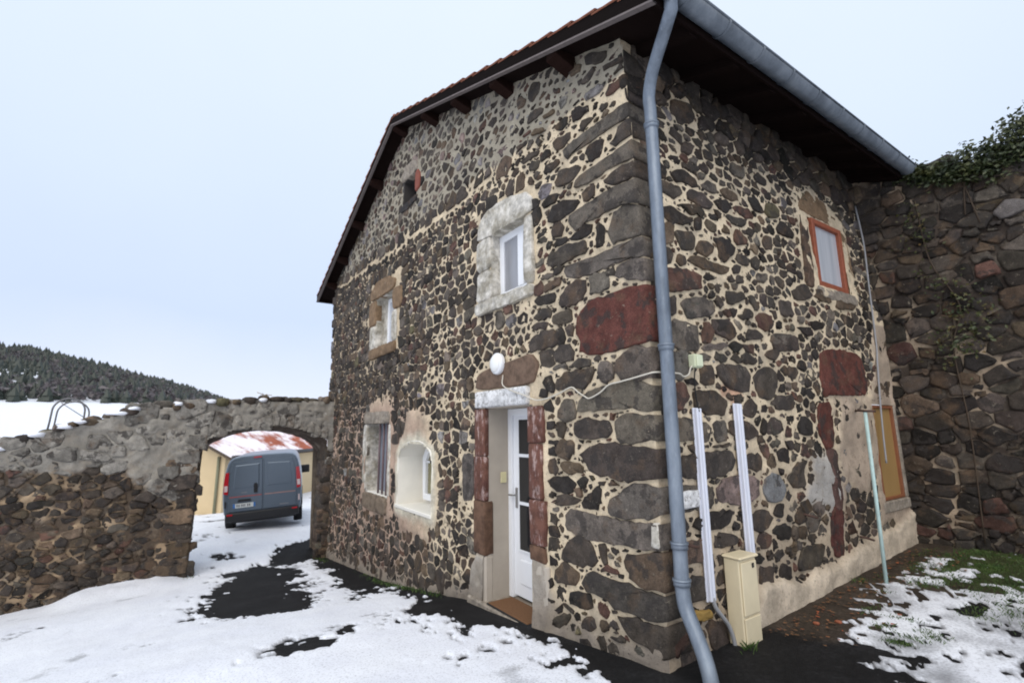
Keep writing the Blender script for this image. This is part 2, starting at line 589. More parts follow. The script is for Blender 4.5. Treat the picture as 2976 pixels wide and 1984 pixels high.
def emit_stones(stones, parent_of, limit):
    """the stones that show largest become objects of their own, the rest one joined part per wall"""
    stones.sort(key=lambda s: -s['size'])
    for s in stones[:limit]:
        o = mesh_obj('stone', s['V'], s['F'], 'stone', parent_of[s['wall']], True, np.tile(s['tint'], (len(s['V']), 1)))
    rest = {}
    for s in stones[limit:]: rest.setdefault(s['wall'], []).append(s)
    for wall, L in rest.items():
        V, F = join_vf([(s['V'], s['F']) for s in L])
        T = np.vstack([np.tile(s['tint'], (len(s['V']), 1)) for s in L])
        o = mesh_obj('small_stones', V, F, 'stone', parent_of[wall], True, T)
        o['kind'] = 'stuff'

def wall_sheet(name, us, vs, keep, frame, nfun, tintfun, parent, flip=False, mat='mortar'):
    """uneven mortar face as a fine grid"""
    U, Vv = np.meshgrid(us, vs)
    n = nfun(U, Vv)
    X = frame(U, Vv, n)
    P = np.stack([np.broadcast_to(a, U.shape) for a in X], -1).reshape(-1, 3)
    nu, nv = len(us), len(vs)
    mu = (us[:-1]+us[1:])/2; mv = (vs[:-1]+vs[1:])/2
    MU, MV = np.meshgrid(mu, mv)
    K = keep(MU, MV)
    jj, ii = np.nonzero(K)
    a = jj*nu+ii
    F = np.stack([a, a+1, a+1+nu, a+nu], -1)
    if flip: F = F[:, ::-1]
    used = np.zeros(len(P), bool); used[F.ravel()] = True
    remap = np.cumsum(used)-1
    T = tintfun(U, Vv).reshape(-1, 3)[used]
    return mesh_obj(name, P[used], remap[F].tolist(), mat, parent, True, T)

# ------------------------------------------------------------------ lie of the land
def ground_z(x, y):
    x = np.asarray(x, float); y = np.asarray(y, float)
    z = np.interp(x, [-60, -20, -14, -12.6, -9.3, -5.3, -2.7, -1.65, 0, 3, 8, 40],
                  [-2.6, -1.45, -1.0, -.95, -1.12, -.7, -.26, -.18, 0, .1, .25, .6])
    z = z - .06*np.clip(-2.5-y, 0, 8)*np.clip(-x/9, 0, 1)
    z = z + .055*np.clip(y, 0, 12)*np.clip((x+.5)/.5, 0, 1)
    r = np.hypot(x-CAM[0], y-CAM[1])
    az = np.degrees(np.arctan2(y-CAM[1], -(x-CAM[0])))           # 0 looks along the gable, positive to the right
    top = np.interp(az, [-180, -90, -50, -30, -13, -11.5, -9, -6, -3.4, -1, 2, 3.5, 8, 20, 60, 180],
                    [1, 2, 4, 6, 6.75, 6.75, 6.3, 5.55, 4.8, 4.25, 3.2, 2.6, 1.6, 1.0, .8, 1])
    mid = np.interp(az, [-180, -60, -13, -5, 0, 5, 20, 180], [.5, 1.5, 2.3, 2.45, 2.0, 1.2, .6, .5])
    zf = np.interp(r, [0, 60, 260], [0, .35, 1.0])
    far = 1.65 + np.where(r < 260, (r*np.tan(np.radians(mid))*1.0)*zf - 3.2*(1-zf),
                          260*np.tan(np.radians(mid)) + (r-260)/340*(600*np.tan(np.radians(top))-260*np.tan(np.radians(mid))))
    far = np.where(r > 600, 1.65+600*np.tan(np.radians(top)) - (r-600)*.05, far)
    w = smooth(24, 60, r)
    return z*(1-w)+far*w

MELT = [  # asphalt and soil laid bare, outlines on the ground in metres
    [(-5.65, -2.51), (-7.2, -2.31), (-9.0, -1.86), (-9.25, -1.25), (-8.1, -.92), (-6.52, -1.04), (-5.98, -1.3),
     (-5.19, -1.04), (-4.47, -1.49), (-4.55, -1.78), (-4.85, -2.08), (-5.17, -2.46)],
    [(-10.9, .3), (-10.75, -.8), (-9.56, -1.13), (-9.07, -1.08), (-9.1, -.45), (-8.0, -.36), (-7.26, -.52), (-5.83, -.65),
     (-4.5, -.62), (-4.9, -.30), (-3.78, -.33), (-3.21, -.34), (-2.83, -.78), (-2.54, -.75), (-2.4, -.55), (-2.16, -.64),
     (-1.84, -.60), (-1.86, -.28), (-1.7, -.2), (-1.28, -.28), (-.85, -.34), (-.39, -.36), (-.15, -.40), (.25, -.42),
     (.62, -.1), (.95, .45), (1.03, .91), (.95, 1.13), (1.09, 1.24), (.89, 1.39), (.54, 1.29), (.45, 1.57), (.39, 1.93),
     (.36, 2.25), (.37, 2.57), (.42, 3.09), (.41, 3.38), (.37, 4.0), (.6, 4.12), (.6, 4.4), (.95, 4.45), (1.5, 4.9), (-.5, 4.9), (-.5, .4)],
]
GRASS_SPOT = [(.37, 3.84), (.45, 3.35), (.88, 3.05), (1.3, 3.2), (1.6, 3.9), (1.3, 4.5), (.5, 4.5)]
GRASS_SPOT2 = [(.95, 2.45), (1.05, 2.7), (1.5, 2.7), (1.5, 2.35), (1.15, 2.3)]

def snow_depth(x, y):
    d = np.full(np.shape(x), 9.0)
    for P in MELT:
        d = np.minimum(d, poly_sdf(x, y, P))
    near = smooth(14, 9, np.hypot(x, y))
    nz = fbm(x*2.3+5, y*3.4, None, 5, 11)*.36 + fbm(x*9, y*15, None, 4, 23)*.30 + fbm(x*26, y*40, None, 2, 29)*.10
    e = d + nz*np.clip(1.1-d*.3, .35, 1)
    # thin, broken cover over the grass on the right
    for P in (GRASS_SPOT, GRASS_SPOT2):
        g = poly_sdf(x, y, P)
        e = np.minimum(e, np.where(g < .3, .10+g*.5+fbm(x*7, y*7, None, 4, 31)*.55, 9))
    thin = smooth(1.9, .2, np.abs(x-.9))*smooth(.8, 1.6, y)
    e = np.minimum(e, np.where(thin > .1, .17+fbm(x*13+3, y*13, None, 4, 47)*.50+(1-thin)*.5, 9))
    # scattered wear where cars turn
    e = np.minimum(e, .30+fbm(x*1.6+9, y*1.1+3, None, 5, 61)*.55+fbm(x*11, y*11, None, 3, 71)*.22 + smooth(-3.5, -7, y)*.3)
    t = np.clip(e*.16, -.05, np.where((x > .1) & (y > .6), .010, .018))
    t = t + np.where(e > .05, fbm(x*1.3, y*1.3, None, 4, 5)*.02+fbm(x*6, y*6, None, 3, 9)*.005, 0)
    # tyre ruts from the archway towards the camera
    for off in (-.75, .75):
        yc = np.interp(x, [-12, -9.3, -6, -3, 0, 3], [-1.2, -1.35, -2.3, -3.3, -3.9, -4.3])+off
        t = t-.006*smooth(.16, .05, np.abs(y-yc+.06*fbm(x*2, y*0, None, 2, 3)))*(.5+fbm(x*3, y*9, None, 3, 13))
    # drift banked against the foot of the arch wall
    t = t + .16*smooth(-8.2, -9.2, x)*smooth(-2.5, -3.1, y)*smooth(-4.6, -4.0, y)*(1+.5*fbm(x*2, y*2, None, 3, 15))
    return t

def polar(r0, r1, nr, n_front, n_back):
    view = math.degrees(math.atan2(fwd[1], fwd[0]))
    a = np.concatenate([np.linspace(-62, 62, n_front, endpoint=False), np.linspace(62, 298, n_back, endpoint=False)])
    A = np.radians(a+view)
    r = np.geomspace(r0, r1, nr) if r1 < 100 else np.concatenate([np.geomspace(r0, 40, nr-80), np.geomspace(40, r1, 81)[1:]])
    RR, AA = np.meshgrid(r, A, indexing='ij')
    X, Y = CAM[0]+RR*np.cos(AA), CAM[1]+RR*np.sin(AA)
    n = len(A)
    i, j = np.meshgrid(np.arange(nr-1), np.arange(n), indexing='ij')
    j2 = (j+1) % n
    F = np.stack([i*n+j, (i+1)*n+j, (i+1)*n+j2, i*n+j2], -1).reshape(-1, 4)
    return X.ravel(), Y.ravel(), F

def inside_house(x, y):
    return (x < -.12) & (x > -9.7) & (y > .12) & (y < 4.6)

X, Y, F = polar(.35, 30, 300, 420, 60)
Z = ground_z(X, Y) + fbm(X*3, Y*3, None, 3, 3)*.008
dd = poly_sdf(X, Y, [(-.3, .95), (.30, 1.15), (.55, 1.35), (.62, 2.2), (.9, 3), (1.6, 3.4), (1.6, 4.9), (-.5, 4.9)]) + fbm(X*5, Y*5, None, 4, 21)*.25
soil = smooth(.12, -.08, dd)[:, None]
green = (smooth(.1, -.2, poly_sdf(X, Y, GRASS_SPOT)+fbm(X*6, Y*6, None, 4, 41)*.4)[:, None])
T = np.array([[.0140, .0136, .0143]])*(1-soil) + np.array([[.056, .043, .033]])*soil
T = T*(1-green*.8)+np.array([[.045, .06, .022]])*green*.8
asphalt = structure(mesh_obj('asphalt_yard', np.stack([X, Y, Z], -1), F.tolist(), 'ground', None, True, T))

X, Y, F = polar(.6, 1100, 480, 680, 90)
Z = ground_z(X, Y)
sdep = snow_depth(X, Y)
sdep = np.where(inside_house(X, Y), -.3, sdep)
r = np.hypot(X-CAM[0], Y-CAM[1])
sdep = np.where(r > 26, np.maximum(sdep, .03), sdep)
Z = Z + sdep
thick = np.clip((sdep+.001)/.011, 0, 1)
snow = structure(mesh_obj('snow_covered_ground', np.stack([X, Y, Z], -1), F.tolist(), 'snow', None, True, np.repeat(thick[:, None], 3, 1)))
# larger stones, outlined in millimetres on each wall face (along the wall, height); letter = colour
GABLE_STONES = """
d -544,5037 -376,4950 -287,4949 -308,5015 -537,5160
d -594,4879 -526,4876 -456,4913 -480,4961 -592,4910
b -771,5084 -656,5049 -624,5103 -765,5202 -798,5146
d -320,4830 -247,4809 -129,4777 -127,4815 -330,4867
d -146,4701 -131,4749 -177,4771 -216,4719
r -312,4554 -228,4540 -144,4555 -140,4619 -257,4638 -322,4590
l -564,4681 -406,4654 -341,4683 -376,4726 -560,4752 -602,4736
l -935,4823 -858,4831 -840,4886 -915,4922 -964,4874
r -1037,5067 -959,5006 -957,5050 -1051,5122
d -1467,5243 -1413,5197 -1285,5237 -1264,5332 -1406,5413 -1465,5328
b -1700,5273 -1582,5251 -1542,5302 -1637,5387 -1698,5373
d -1494,4978 -1366,4964 -1242,4962 -1240,5019 -1417,5066 -1492,5038
b -1194,4864 -1046,4834 -1061,4876 -1227,4906
k -752,4573 -681,4564 -550,4559 -567,4611 -732,4689 -776,4673
k -1007,4621 -931,4578 -846,4606 -850,4684 -973,4679 -1037,4660
k -730,4725 -659,4719 -671,4748 -744,4739
d -633,4412 -550,4437 -483,4458 -628,4512 -665,4461
d -1016,4411 -924,4380 -817,4430 -829,4489 -996,4516 -1076,4503
g -914,4268 -871,4225 -697,4241 -482,4238 -224,4231 -132,4225 -135,4358 -805,4371 -926,4338
k -587,4134 -546,4043 -418,4038 -384,4185 -523,4210 -578,4179
d -237,4040 -133,4049 -139,4206 -192,4184 -244,4109 -293,4088
d -155,4399 -100,4374 -103,4490 -136,4501
k -1262,4397 -1128,4398 -1118,4464 -1208,4483 -1294,4448
d -1456,4382 -1332,4352 -1312,4434 -1417,4474 -1490,4451
k -1217,4236 -1104,4210 -977,4235 -990,4290 -1197,4321 -1241,4275
d -1032,4026 -972,3989 -767,3979 -687,4033 -705,4092 -980,4151 -1046,4064
g -772,3880 -718,3848 -505,3849 -260,3856 -114,3839 -148,4002 -630,3965 -770,3929
d -386,3752 -271,3695 -105,3656 -107,3791 -160,3825 -263,3820 -396,3780
d -1154,4595 -1104,4597 -1119,4650 -1169,4632
d -1324,4612 -1262,4625 -1321,4680 -1375,4662
d -1672,4746 -1538,4748 -1537,4784 -1710,4791
b -1408,4774 -1242,4729 -1231,4775 -1370,4824 -1434,4800
d -1581,4531 -1345,4507 -1308,4546 -1468,4593 -1656,4580
r -1573,4858 -1460,4839 -1459,4874 -1601,4879
l -1273,3980 -1171,3975 -1133,4026 -1123,4089 -1268,4125 -1316,4067 -1310,4015
k -1262,3888 -1219,3861 -1076,3869 -1018,3929 -1142,3963 -1245,3929
k -1181,3703 -1140,3669 -976,3653 -794,3663 -730,3700 -740,3756 -902,3824 -1120,3812 -1180,3740
d -1104,3507 -983,3484 -948,3543 -990,3622 -1113,3640 -1137,3565
b -646,3691 -611,3685 -529,3702 -524,3794 -605,3795 -659,3784
g -864,3539 -779,3465 -646,3476 -464,3475 -315,3481 -135,3472 -7,3427 -6,3563 -85,3637 -241,3660 -475,3662 -684,3655 -859,3635 -874,3588
g -358,3289 -333,3201 -305,3160 -157,3165 -14,3145 -9,3397 -155,3472 -286,3446 -331,3383
k -846,3387 -700,3359 -583,3361 -557,3426 -647,3460 -757,3430 -851,3402
k -515,3271 -503,3194 -421,3207 -407,3347 -468,3418 -503,3382
k -1082,3390 -922,3391 -907,3439 -1038,3457 -1094,3412
r -1339,3370 -1294,3403 -1277,3454 -1321,3459 -1369,3388
d -1199,3235 -997,3184 -893,3197 -744,3195 -650,3199 -644,3306 -936,3360 -1166,3353 -1218,3286
g -925,3042 -767,2987 -505,2985 -325,3003 -169,2995 -5,2967 -6,3083 -56,3130 -317,3133 -642,3130 -933,3148 -967,3106
g -264,2864 -144,2809 -21,2762 -24,2951 -198,2988 -298,2957 -322,2895
g -588,2871 -615,2805 -505,2794 -389,2805 -373,2886 -421,2953 -561,2968 -617,2959
d -392,2910 -317,2901 -327,2966 -411,2950
g -1304,3116 -1148,3102 -1133,3143 -1230,3161 -1318,3139
d -1080,3102 -986,3137 -958,3173 -1077,3181 -1119,3139
b -1279,2991 -1237,2972 -1018,3006 -1041,3065 -1277,3045
r -1382,2970 -1280,2982 -1319,3111 -1424,3082 -1441,3002
d -1015,2780 -901,2747 -743,2770 -680,2861 -687,2945 -828,2982 -996,2896 -1026,2825
k -1371,2857 -1118,2837 -1083,2882 -1141,2948 -1353,2954 -1444,2919
R -812,2472 -774,2402 -791,2308 -689,2279 -580,2253 -413,2258 -238,2270 -73,2294 -3,2304 -1,2671 -76,2732 -262,2756 -403,2737 -640,2753 -772,2668 -810,2618
d -1405,2720 -1219,2707 -1170,2732 -1188,2789 -1314,2815 -1373,2800 -1464,2754
d -1127,2623 -996,2612 -871,2614 -890,2726 -1056,2726 -1137,2708 -1139,2656
d -1394,2618 -1251,2615 -1235,2665 -1406,2688 -1482,2657
d -1490,2402 -1343,2418 -1149,2408 -1082,2440 -1142,2579 -1308,2590 -1486,2547 -1549,2484
k -1069,2422 -1006,2404 -965,2464 -1011,2573 -1109,2564 -1107,2453
d -938,2501 -865,2481 -856,2553 -934,2580 -974,2549
d -1352,2349 -1321,2240 -1211,2219 -1142,2254 -1157,2383 -1343,2400
d -1116,2251 -901,2250 -862,2302 -895,2379 -1031,2399 -1151,2365
d -892,2181 -775,2164 -655,2182 -669,2230 -782,2256 -915,2211 -940,2190
g -530,2034 -459,2010 -397,2051 -382,2122 -448,2185 -531,2183 -557,2111
g -374,2092 -328,2052 -293,2007 -129,2006 8,2014 8,2228 -128,2271 -220,2253 -339,2182 -372,2128
d -1088,1991 -913,2003 -762,1976 -670,2015 -611,2101 -629,2156 -811,2144 -980,2145 -1083,2098 -1151,2029
k -1273,2013 -1180,1973 -1165,2022 -1200,2150 -1283,2133 -1327,2068
g -1158,2188 -978,2186 -965,2201 -1001,2229 -1150,2213
d -583,2201 -529,2213 -559,2247 -604,2222
g -807,1779 -629,1781 -423,1788 -189,1793 -112,1764 -2,1773 14,1876 -14,1937 -129,2010 -313,2001 -451,1983 -684,1963 -730,1928 -802,1871 -834,1803
g -1050,1707 -879,1720 -863,1804 -883,1883 -991,1904 -1095,1821 -1111,1740
k -1294,1811 -1187,1799 -1172,1840 -1236,1909 -1306,1862
k -1276,1928 -1260,1995 -1356,2027 -1402,1952
d -863,1588 -795,1565 -600,1556 -487,1575 -434,1618 -469,1692 -591,1701 -720,1722 -845,1694 -884,1626
g -398,1583 -345,1522 -235,1521 -95,1533 5,1554 2,1720 -201,1752 -312,1734 -391,1680 -404,1632
r -409,1702 -382,1750 -426,1751 -448,1709
d -1106,1563 -1056,1571 -1009,1650 -1012,1705 -1114,1690 -1130,1618
k -1135,1491 -1121,1523 -1251,1529 -1266,1496
k -1152,1395 -1155,1466 -1254,1464 -1256,1391
b -1114,1396 -980,1367 -918,1412 -904,1465 -935,1541 -1070,1539 -1135,1483 -1150,1427
d -1249,1239 -1184,1228 -1132,1262 -1179,1354 -1245,1351 -1260,1286
b -1045,1260 -962,1236 -811,1261 -798,1306 -852,1343 -1054,1341 -1092,1319
d -783,1365 -722,1289 -577,1245 -507,1254 -273,1229 -150,1249 -4,1279 -1,1478 -115,1500 -421,1520 -582,1510 -755,1470 -848,1414
k -1241,1121 -1165,1081 -1042,1067 -945,1095 -895,1166 -975,1220 -1225,1193 -1266,1150
k -829,1135 -773,1155 -725,1224 -824,1223 -871,1190
b -889,1071 -833,1062 -829,1128 -910,1113
d -602,1177 -562,1174 -539,1214 -611,1197
d -462,1183 -376,1194 -441,1218 -490,1207
k -814,992 -739,987 -655,984 -601,1025 -579,1131 -623,1168 -678,1114 -777,1068 -812,1028
d -1145,953 -1034,970 -916,995 -846,1025 -994,1053 -1116,1044 -1182,971
g -477,953 -384,946 -275,961 -96,980 -28,1032 -22,1203 -109,1233 -256,1220 -370,1144 -489,1065 -515,968
g -1032,759 -906,736 -753,727 -397,750 -153,757 -24,782 -18,961 -294,939 -536,938 -828,948 -976,943 -1050,889 -1054,792
d -1069,500 -871,503 -707,530 -649,579 -720,697 -788,730 -920,723 -1050,638 -1120,521
d -595,575 -552,592 -555,712 -631,706
r -621,505 -556,527 -454,522 -431,554 -543,572 -620,527
b -317,519 -218,484 -156,486 -27,512 -14,773 -210,722 -324,693 -371,643
b -1091,307 -928,324 -887,424 -970,466 -1083,481 -1179,397 -1223,316
d -799,319 -653,327 -549,312 -480,276 -278,286 -137,282 -41,329 -37,485 -210,473 -339,481 -559,477 -709,493 -803,443 -848,365
k -997,163 -817,183 -726,208 -765,305 -882,290 -1005,259 -1020,202
d -1186,-74 -1094,-30 -1015,53 -1051,73 -1209,5 -1280,-86
d -850,14 -781,28 -691,63 -730,136 -857,91 -872,36
d -399,159 -319,99 -159,101 -104,53 3,85 13,296 -121,268 -261,278 -423,238 -454,216
k -857,-132 -755,-111 -742,-79 -830,-44 -890,-92
d -466,39 -386,71 -433,89 -555,50
k -1315,69 -1231,116 -1325,154 -1370,78
k -1323,203 -1252,253 -1278,303 -1364,258
g -2965,786 -2697,841 -2674,1353 -2973,1329
"""
SIDE_STONES = """
d 208,2565 270,2536 332,2551 341,2692 207,2658
g 451,2566 552,2541 748,2565 859,2641 791,2703 695,2728 476,2682 419,2637
g 231,2262 426,2250 590,2277 599,2442 476,2488 342,2498 272,2458 215,2373
r 669,2336 769,2353 808,2456 766,2513 702,2498 649,2364
d 818,2442 930,2422 1017,2391 1130,2425 1167,2485 1085,2573 821,2550 800,2494
d 1084,2743 1165,2738 1345,2805 1313,2868 1084,2833 1062,2781
d 1481,2738 1569,2724 1579,2777 1486,2850 1423,2833
d 1269,2603 1449,2641 1472,2686 1344,2712 1307,2657 1219,2638
r 1570,2561 1689,2539 1797,2603 1785,2707 1580,2699 1510,2648
g 1791,2411 2132,2449 2162,2524 2016,2546 1794,2506 1751,2450
d 1353,2422 1550,2449 1616,2480 1489,2527 1370,2523 1331,2461
d 1762,2262 1872,2331 1801,2377 1650,2331 1612,2294
g 685,2274 860,2292 1009,2335 974,2363 704,2324 651,2290
k 1108,2288 1210,2328 1231,2370 1108,2376 1036,2338
r 1305,2304 1390,2302 1406,2394 1244,2363
d 846,2192 948,2191 1007,2234 832,2267 813,2220
d 1162,2198 1209,2232 1119,2273 1059,2230
d 1217,2201 1401,2197 1436,2232 1303,2296 1228,2266
g 553,2169 685,2185 751,2223 657,2242 536,2215
g 196,2031 332,2010 404,2063 489,2110 495,2168 413,2234 210,2218
b 580,2015 623,1980 757,2001 765,2142 606,2125
d 853,2064 980,1972 1162,1948 1287,1952 1314,2111 1253,2164 1024,2173 828,2153
d 1393,1987 1463,1894 1659,1899 1758,2043 1756,2152 1636,2179 1496,2154 1381,2083
r 192,1788 306,1776 413,1854 372,1977 200,1963
k 438,1973 552,1978 478,2021 386,1999
d 486,1806 638,1738 855,1732 935,1843 783,1921 569,1928 476,1911
d 1169,1741 1303,1719 1389,1805 1275,1881 1161,1779
d 1732,1794 2002,1788 2031,1925 1787,1910 1636,1857
g 187,1543 452,1531 609,1520 668,1609 628,1666 448,1680 331,1714 194,1707
g 712,1588 740,1531 870,1535 875,1694 706,1673
d 932,1570 1243,1535 1361,1570 1275,1640 1133,1687 937,1687
k 197,1452 280,1449 285,1495 186,1485
d 398,1452 555,1460 561,1507 361,1506
d 262,1288 311,1259 573,1246 762,1258 914,1291 977,1374 911,1434 765,1446 552,1433 395,1425 310,1428 244,1360
d 743,1467 906,1484 910,1513 686,1483
d 1137,1308 1263,1257 1365,1282 1358,1395 1153,1403
g 192,1022 543,1020 617,1066 610,1180 182,1217
p 719,1043 1021,1009 1279,1036 1294,1196 969,1238 803,1214 685,1140
l 1452,985 1645,990 1710,1085 1615,1214 1404,1182 1359,1096
k 435,870 726,849 828,891 865,975 652,983 426,967 375,909
d 187,888 235,870 301,905 257,972 186,968
d 605,734 659,707 874,718 895,775 732,809 627,809
d 1141,794 1325,765 1440,846 1356,927 1138,927
k 1629,841 1669,958 1545,939 1489,877
k 1563,663 1707,704 1645,772 1529,785 1447,736
r 1271,623 1386,643 1388,728 1282,756 1177,698
b 203,674 448,636 470,803 196,789
k 1463,1577 1512,1678 1472,1702 1410,1601
d 1610,1567 1751,1580 1769,1670 1639,1718 1553,1662
k 1684,1328 1851,1304 1798,1426 1656,1415
k 321,3778 378,3779 402,3844 354,3887 299,3853
d 218,3643 316,3624 463,3592 539,3629 595,3694 551,3740 418,3718 293,3729 213,3713
k 556,3783 658,3813 782,3790 850,3818 845,3877 696,3918 544,3888 484,3836
k 205,3506 248,3502 307,3534 322,3570 209,3554
d 688,3645 839,3626 998,3633 1023,3709 911,3774 752,3756 675,3692
k 237,3390 392,3358 558,3373 712,3435 567,3457 417,3491 268,3472 219,3432
k 625,3537 683,3502 776,3542 823,3503 882,3561 836,3608 633,3597 506,3547
k 740,3359 807,3383 836,3507 741,3467 726,3397
g 1025,3824 1138,3838 1149,3913 1011,3917 920,3847
k 1169,3669 1285,3680 1369,3747 1304,3803 1156,3772 1094,3728
b 1298,3856 1367,3829 1514,3850 1503,3922 1296,3937 1230,3882
r 1441,3729 1606,3706 1754,3733 1671,3807 1482,3795 1400,3755
d 1341,3568 1474,3564 1612,3652 1490,3659 1295,3647 1254,3619
k 1821,3836 1972,3836 1954,3919 1849,3989 1710,3941
g 1510,4150 1666,4150 1723,4196 1741,4300 1516,4287 1452,4171
d 1989,4197 2149,4213 2148,4295 2031,4325 1915,4255
o 2109,3831 2295,3867 2333,3978 2199,4014 2066,3969 2028,3860
d 435,3226 505,3123 665,3156 692,3275 650,3330 429,3280
b 222,3118 359,3155 413,3339 217,3292
b 951,3391 1022,3415 1059,3484 953,3502 869,3464
b 1250,3450 1269,3480 1218,3521 1151,3453
r 1380,3354 1523,3403 1561,3447 1452,3522 1375,3505 1328,3396
b 737,3138 825,3131 908,3172 957,3240 857,3278 764,3249 705,3180
k 1043,3275 1040,3165 1131,3132 1296,3284 1220,3347 1082,3360 983,3330
d 1362,3158 1496,3156 1497,3254 1365,3263 1298,3206
b 430,2969 503,2998 511,3069 440,3063 400,3009
b 623,3012 758,3005 988,2989 1129,3030 1180,3090 949,3089 771,3104 621,3091 542,3036
d 216,2952 305,2961 336,3051 296,3088 219,3087
d 1589,3164 1648,3148 1727,3235 1659,3294 1588,3244
d 1891,3415 2016,3450 2022,3566 1921,3573 1858,3502
r 214,2709 681,2795 700,2939 484,2940 223,2909
k 819,2896 941,2940 827,2957 733,2913
d 1243,3041 1319,3072 1370,3116 1256,3125 1221,3080
g 1689,3029 1792,3064 1821,3133 1658,3114 1617,3062
R 2676,2086 2708,1925 2820,1974 3636,1973 3782,2055 3676,2480 2897,2457 2705,2394
R 2501,1585 2597,1406 2777,1446 2820,1881 2545,1853
r 2607,824 2772,808 2832,1376 2597,1406
R 2475,507 2532,377 2720,371 2772,808 2584,826
b 4744,1919 4770,2118 4472,2176 4052,2118 3792,1900
d 1839,348 2214,365 2343,525 1963,537 1825,462
k 1495,682 1692,648 1731,737 1627,786 1543,740
k 1399,202 1556,181 1486,281 1390,246
k 2184,244 2311,233 2244,312 2154,297
d 1356,339 1379,457 1181,488 1189,351
k 1638,308 1661,413 1560,465 1465,355
d 480,24 667,-21 668,177 428,228
d 243,398 462,386 467,523 339,560 193,510
d 2059,1218 2140,1296 1970,1284 1785,1174 1882,1069 2088,1074
k 2118,1568 2331,1544 2362,1674 2200,1738 2069,1632
d 1523,1577 1712,1574 1768,1655 1625,1715 1498,1636
d 602,4526 719,4438 965,4555 919,4723 651,4681
d 581,4342 542,4262 691,4206 702,4298
d 683,4138 812,4137 896,4278 727,4241
d 2338,2933 2686,3006 2628,3171 2271,3042
g 493,2525 836,2604 785,2696 421,2646
k 875,2434 1137,2420 1090,2555 828,2545
d 1987,2724 2231,2754 2199,2913 1977,2882
k 2485,2571 2557,2673 2273,2643
d 1789,2352 2261,2389 2252,2548 1774,2480
k 2650,2659 2853,2681 2821,2751 2575,2747
k 2224,3664 2504,3676 2572,3768 2353,3845 2194,3731
b 3300,2962 3783,3024 3755,3131 3288,3118
b 2628,3171 2795,3147 2957,4127 2786,4057
b 2788,3021 3148,3007 3181,3129 2817,3138
o 2999,4083 3662,4046 3819,4171 3677,4312 3137,4426 2958,4348 2861,4157
"""

# ------------------------------------------------------------------ the stone house
W = 9.75          # width of the gable
LEN = 4.55        # from the corner to the cross wall
def lean(z): return -.065*np.clip(np.asarray(z, float)-2.9, 0, 9)
def roof_under(x): return 6.97-.39*np.abs(np.asarray(x, float)+5.2)
def fr_gable(u, v, n): return (u, -n, v)
def fr_side(u, v, n): return (lean(v)+n, u, v)

house = thing('stone_house', 'two storey house of dark volcanic rubble stone with cream mortar and zinc gutter', 'house', (0, 0, 0))

G_OPEN = {'door': (-2.42, -1.55, -.19, 1.875), 'upper': (-2.27, -1.585, 3.13, 3.92), 'small': (-6.55, -5.58, 3.145, 4.09),
          'bars': (-6.72, -5.59, .53, 1.75), 'slit': (-5.25, -4.68, 5.50, 5.95)}
NICHE = [(-5.07, .50), (-3.83, .50), (-3.83, 1.20), (-3.92, 1.34), (-4.08, 1.42), (-4.30, 1.455), (-4.55, 1.45), (-4.80, 1.41), (-4.98, 1.34), (-5.07, 1.22)]
S_OPEN = {'red': (2.97, 3.71, 3.20, 4.03), 'board': (3.83, 4.44, .78, 1.87)}

gable_traced = parse(GABLE_STONES)
LINTEL = ('B', [(-2.66, 2.095), (-1.62, 2.075), (-1.46, 2.11), (-1.375, 2.28), (-1.48, 2.39), (-1.89, 2.36), (-2.30, 2.33), (-2.62, 2.28)])
PALETTE['B'] = (.135, .088, .064)
side_traced = parse(SIDE_STONES)

def upper_zone(u, v): return v > 4.66+.062*(-u)+fbm(u*1.5, v*1.5, None, 3, 2)*.12

def plaster_gable(u, v):
    """0..1: render that hides the stones"""
    d = poly_sdf(u, v, NICHE)
    a = smooth(.22, .10, d+fbm(u*5, v*5, None, 3, 6)*.10)
    b = poly_sdf(u, v, [(-4.95, 1.4), (-3.95, 1.4), (-4.05, 1.75), (-4.35, 1.92), (-4.8, 1.88)])
    a = np.maximum(a, smooth(.06, -.03, b+fbm(u*6, v*6, None, 3, 8)*.12))
    b = poly_sdf(u, v, [(-5.05, .5), (-3.9, .5), (-4.0, .2), (-4.6, .12), (-5.0, .25)])
    a = np.maximum(a, .9*smooth(.05, -.05, b+fbm(u*6, v*6, None, 3, 9)*.12))
    b = poly_sdf(u, v, [(-6.9, .3), (-5.45, .3), (-5.45, 2.0), (-5.9, 2.3), (-6.5, 2.1), (-6.9, 1.8)])
    a = np.maximum(a, .75*smooth(.05, -.06, b+fbm(u*4, v*4, None, 3, 10)*.25))
    b = poly_sdf(u, v, [(-2.78, -.3), (-2.40, -.3), (-2.40, .26), (-2.6, .26), (-2.74, .1)])
    a = np.maximum(a, smooth(.03, -.02, b))
    b = poly_sdf(u, v, [(-1.56, -.3), (-1.30, -.3), (-1.27, .1), (-1.30, .42), (-1.56, .45)])
    a = np.maximum(a, smooth(.03, -.03, b+fbm(u*9, v*9, None, 2, 4)*.06))
    return a

def n_gable(u, v):
    n = fbm(u*5.5, v*5.5, None, 4, 33)*.016 + fbm(u*19, v*19, None, 3, 35)*.010
    n = n + plaster_gable(u, v)*.026
    g = ground_z(u, 0*u)
    n = n + smooth(.16, .0, v-g+fbm(u*3, v*3, None, 3, 12)*.16)*.018
    return (n+.001)*smooth(.0, .06, lean(v)-u)

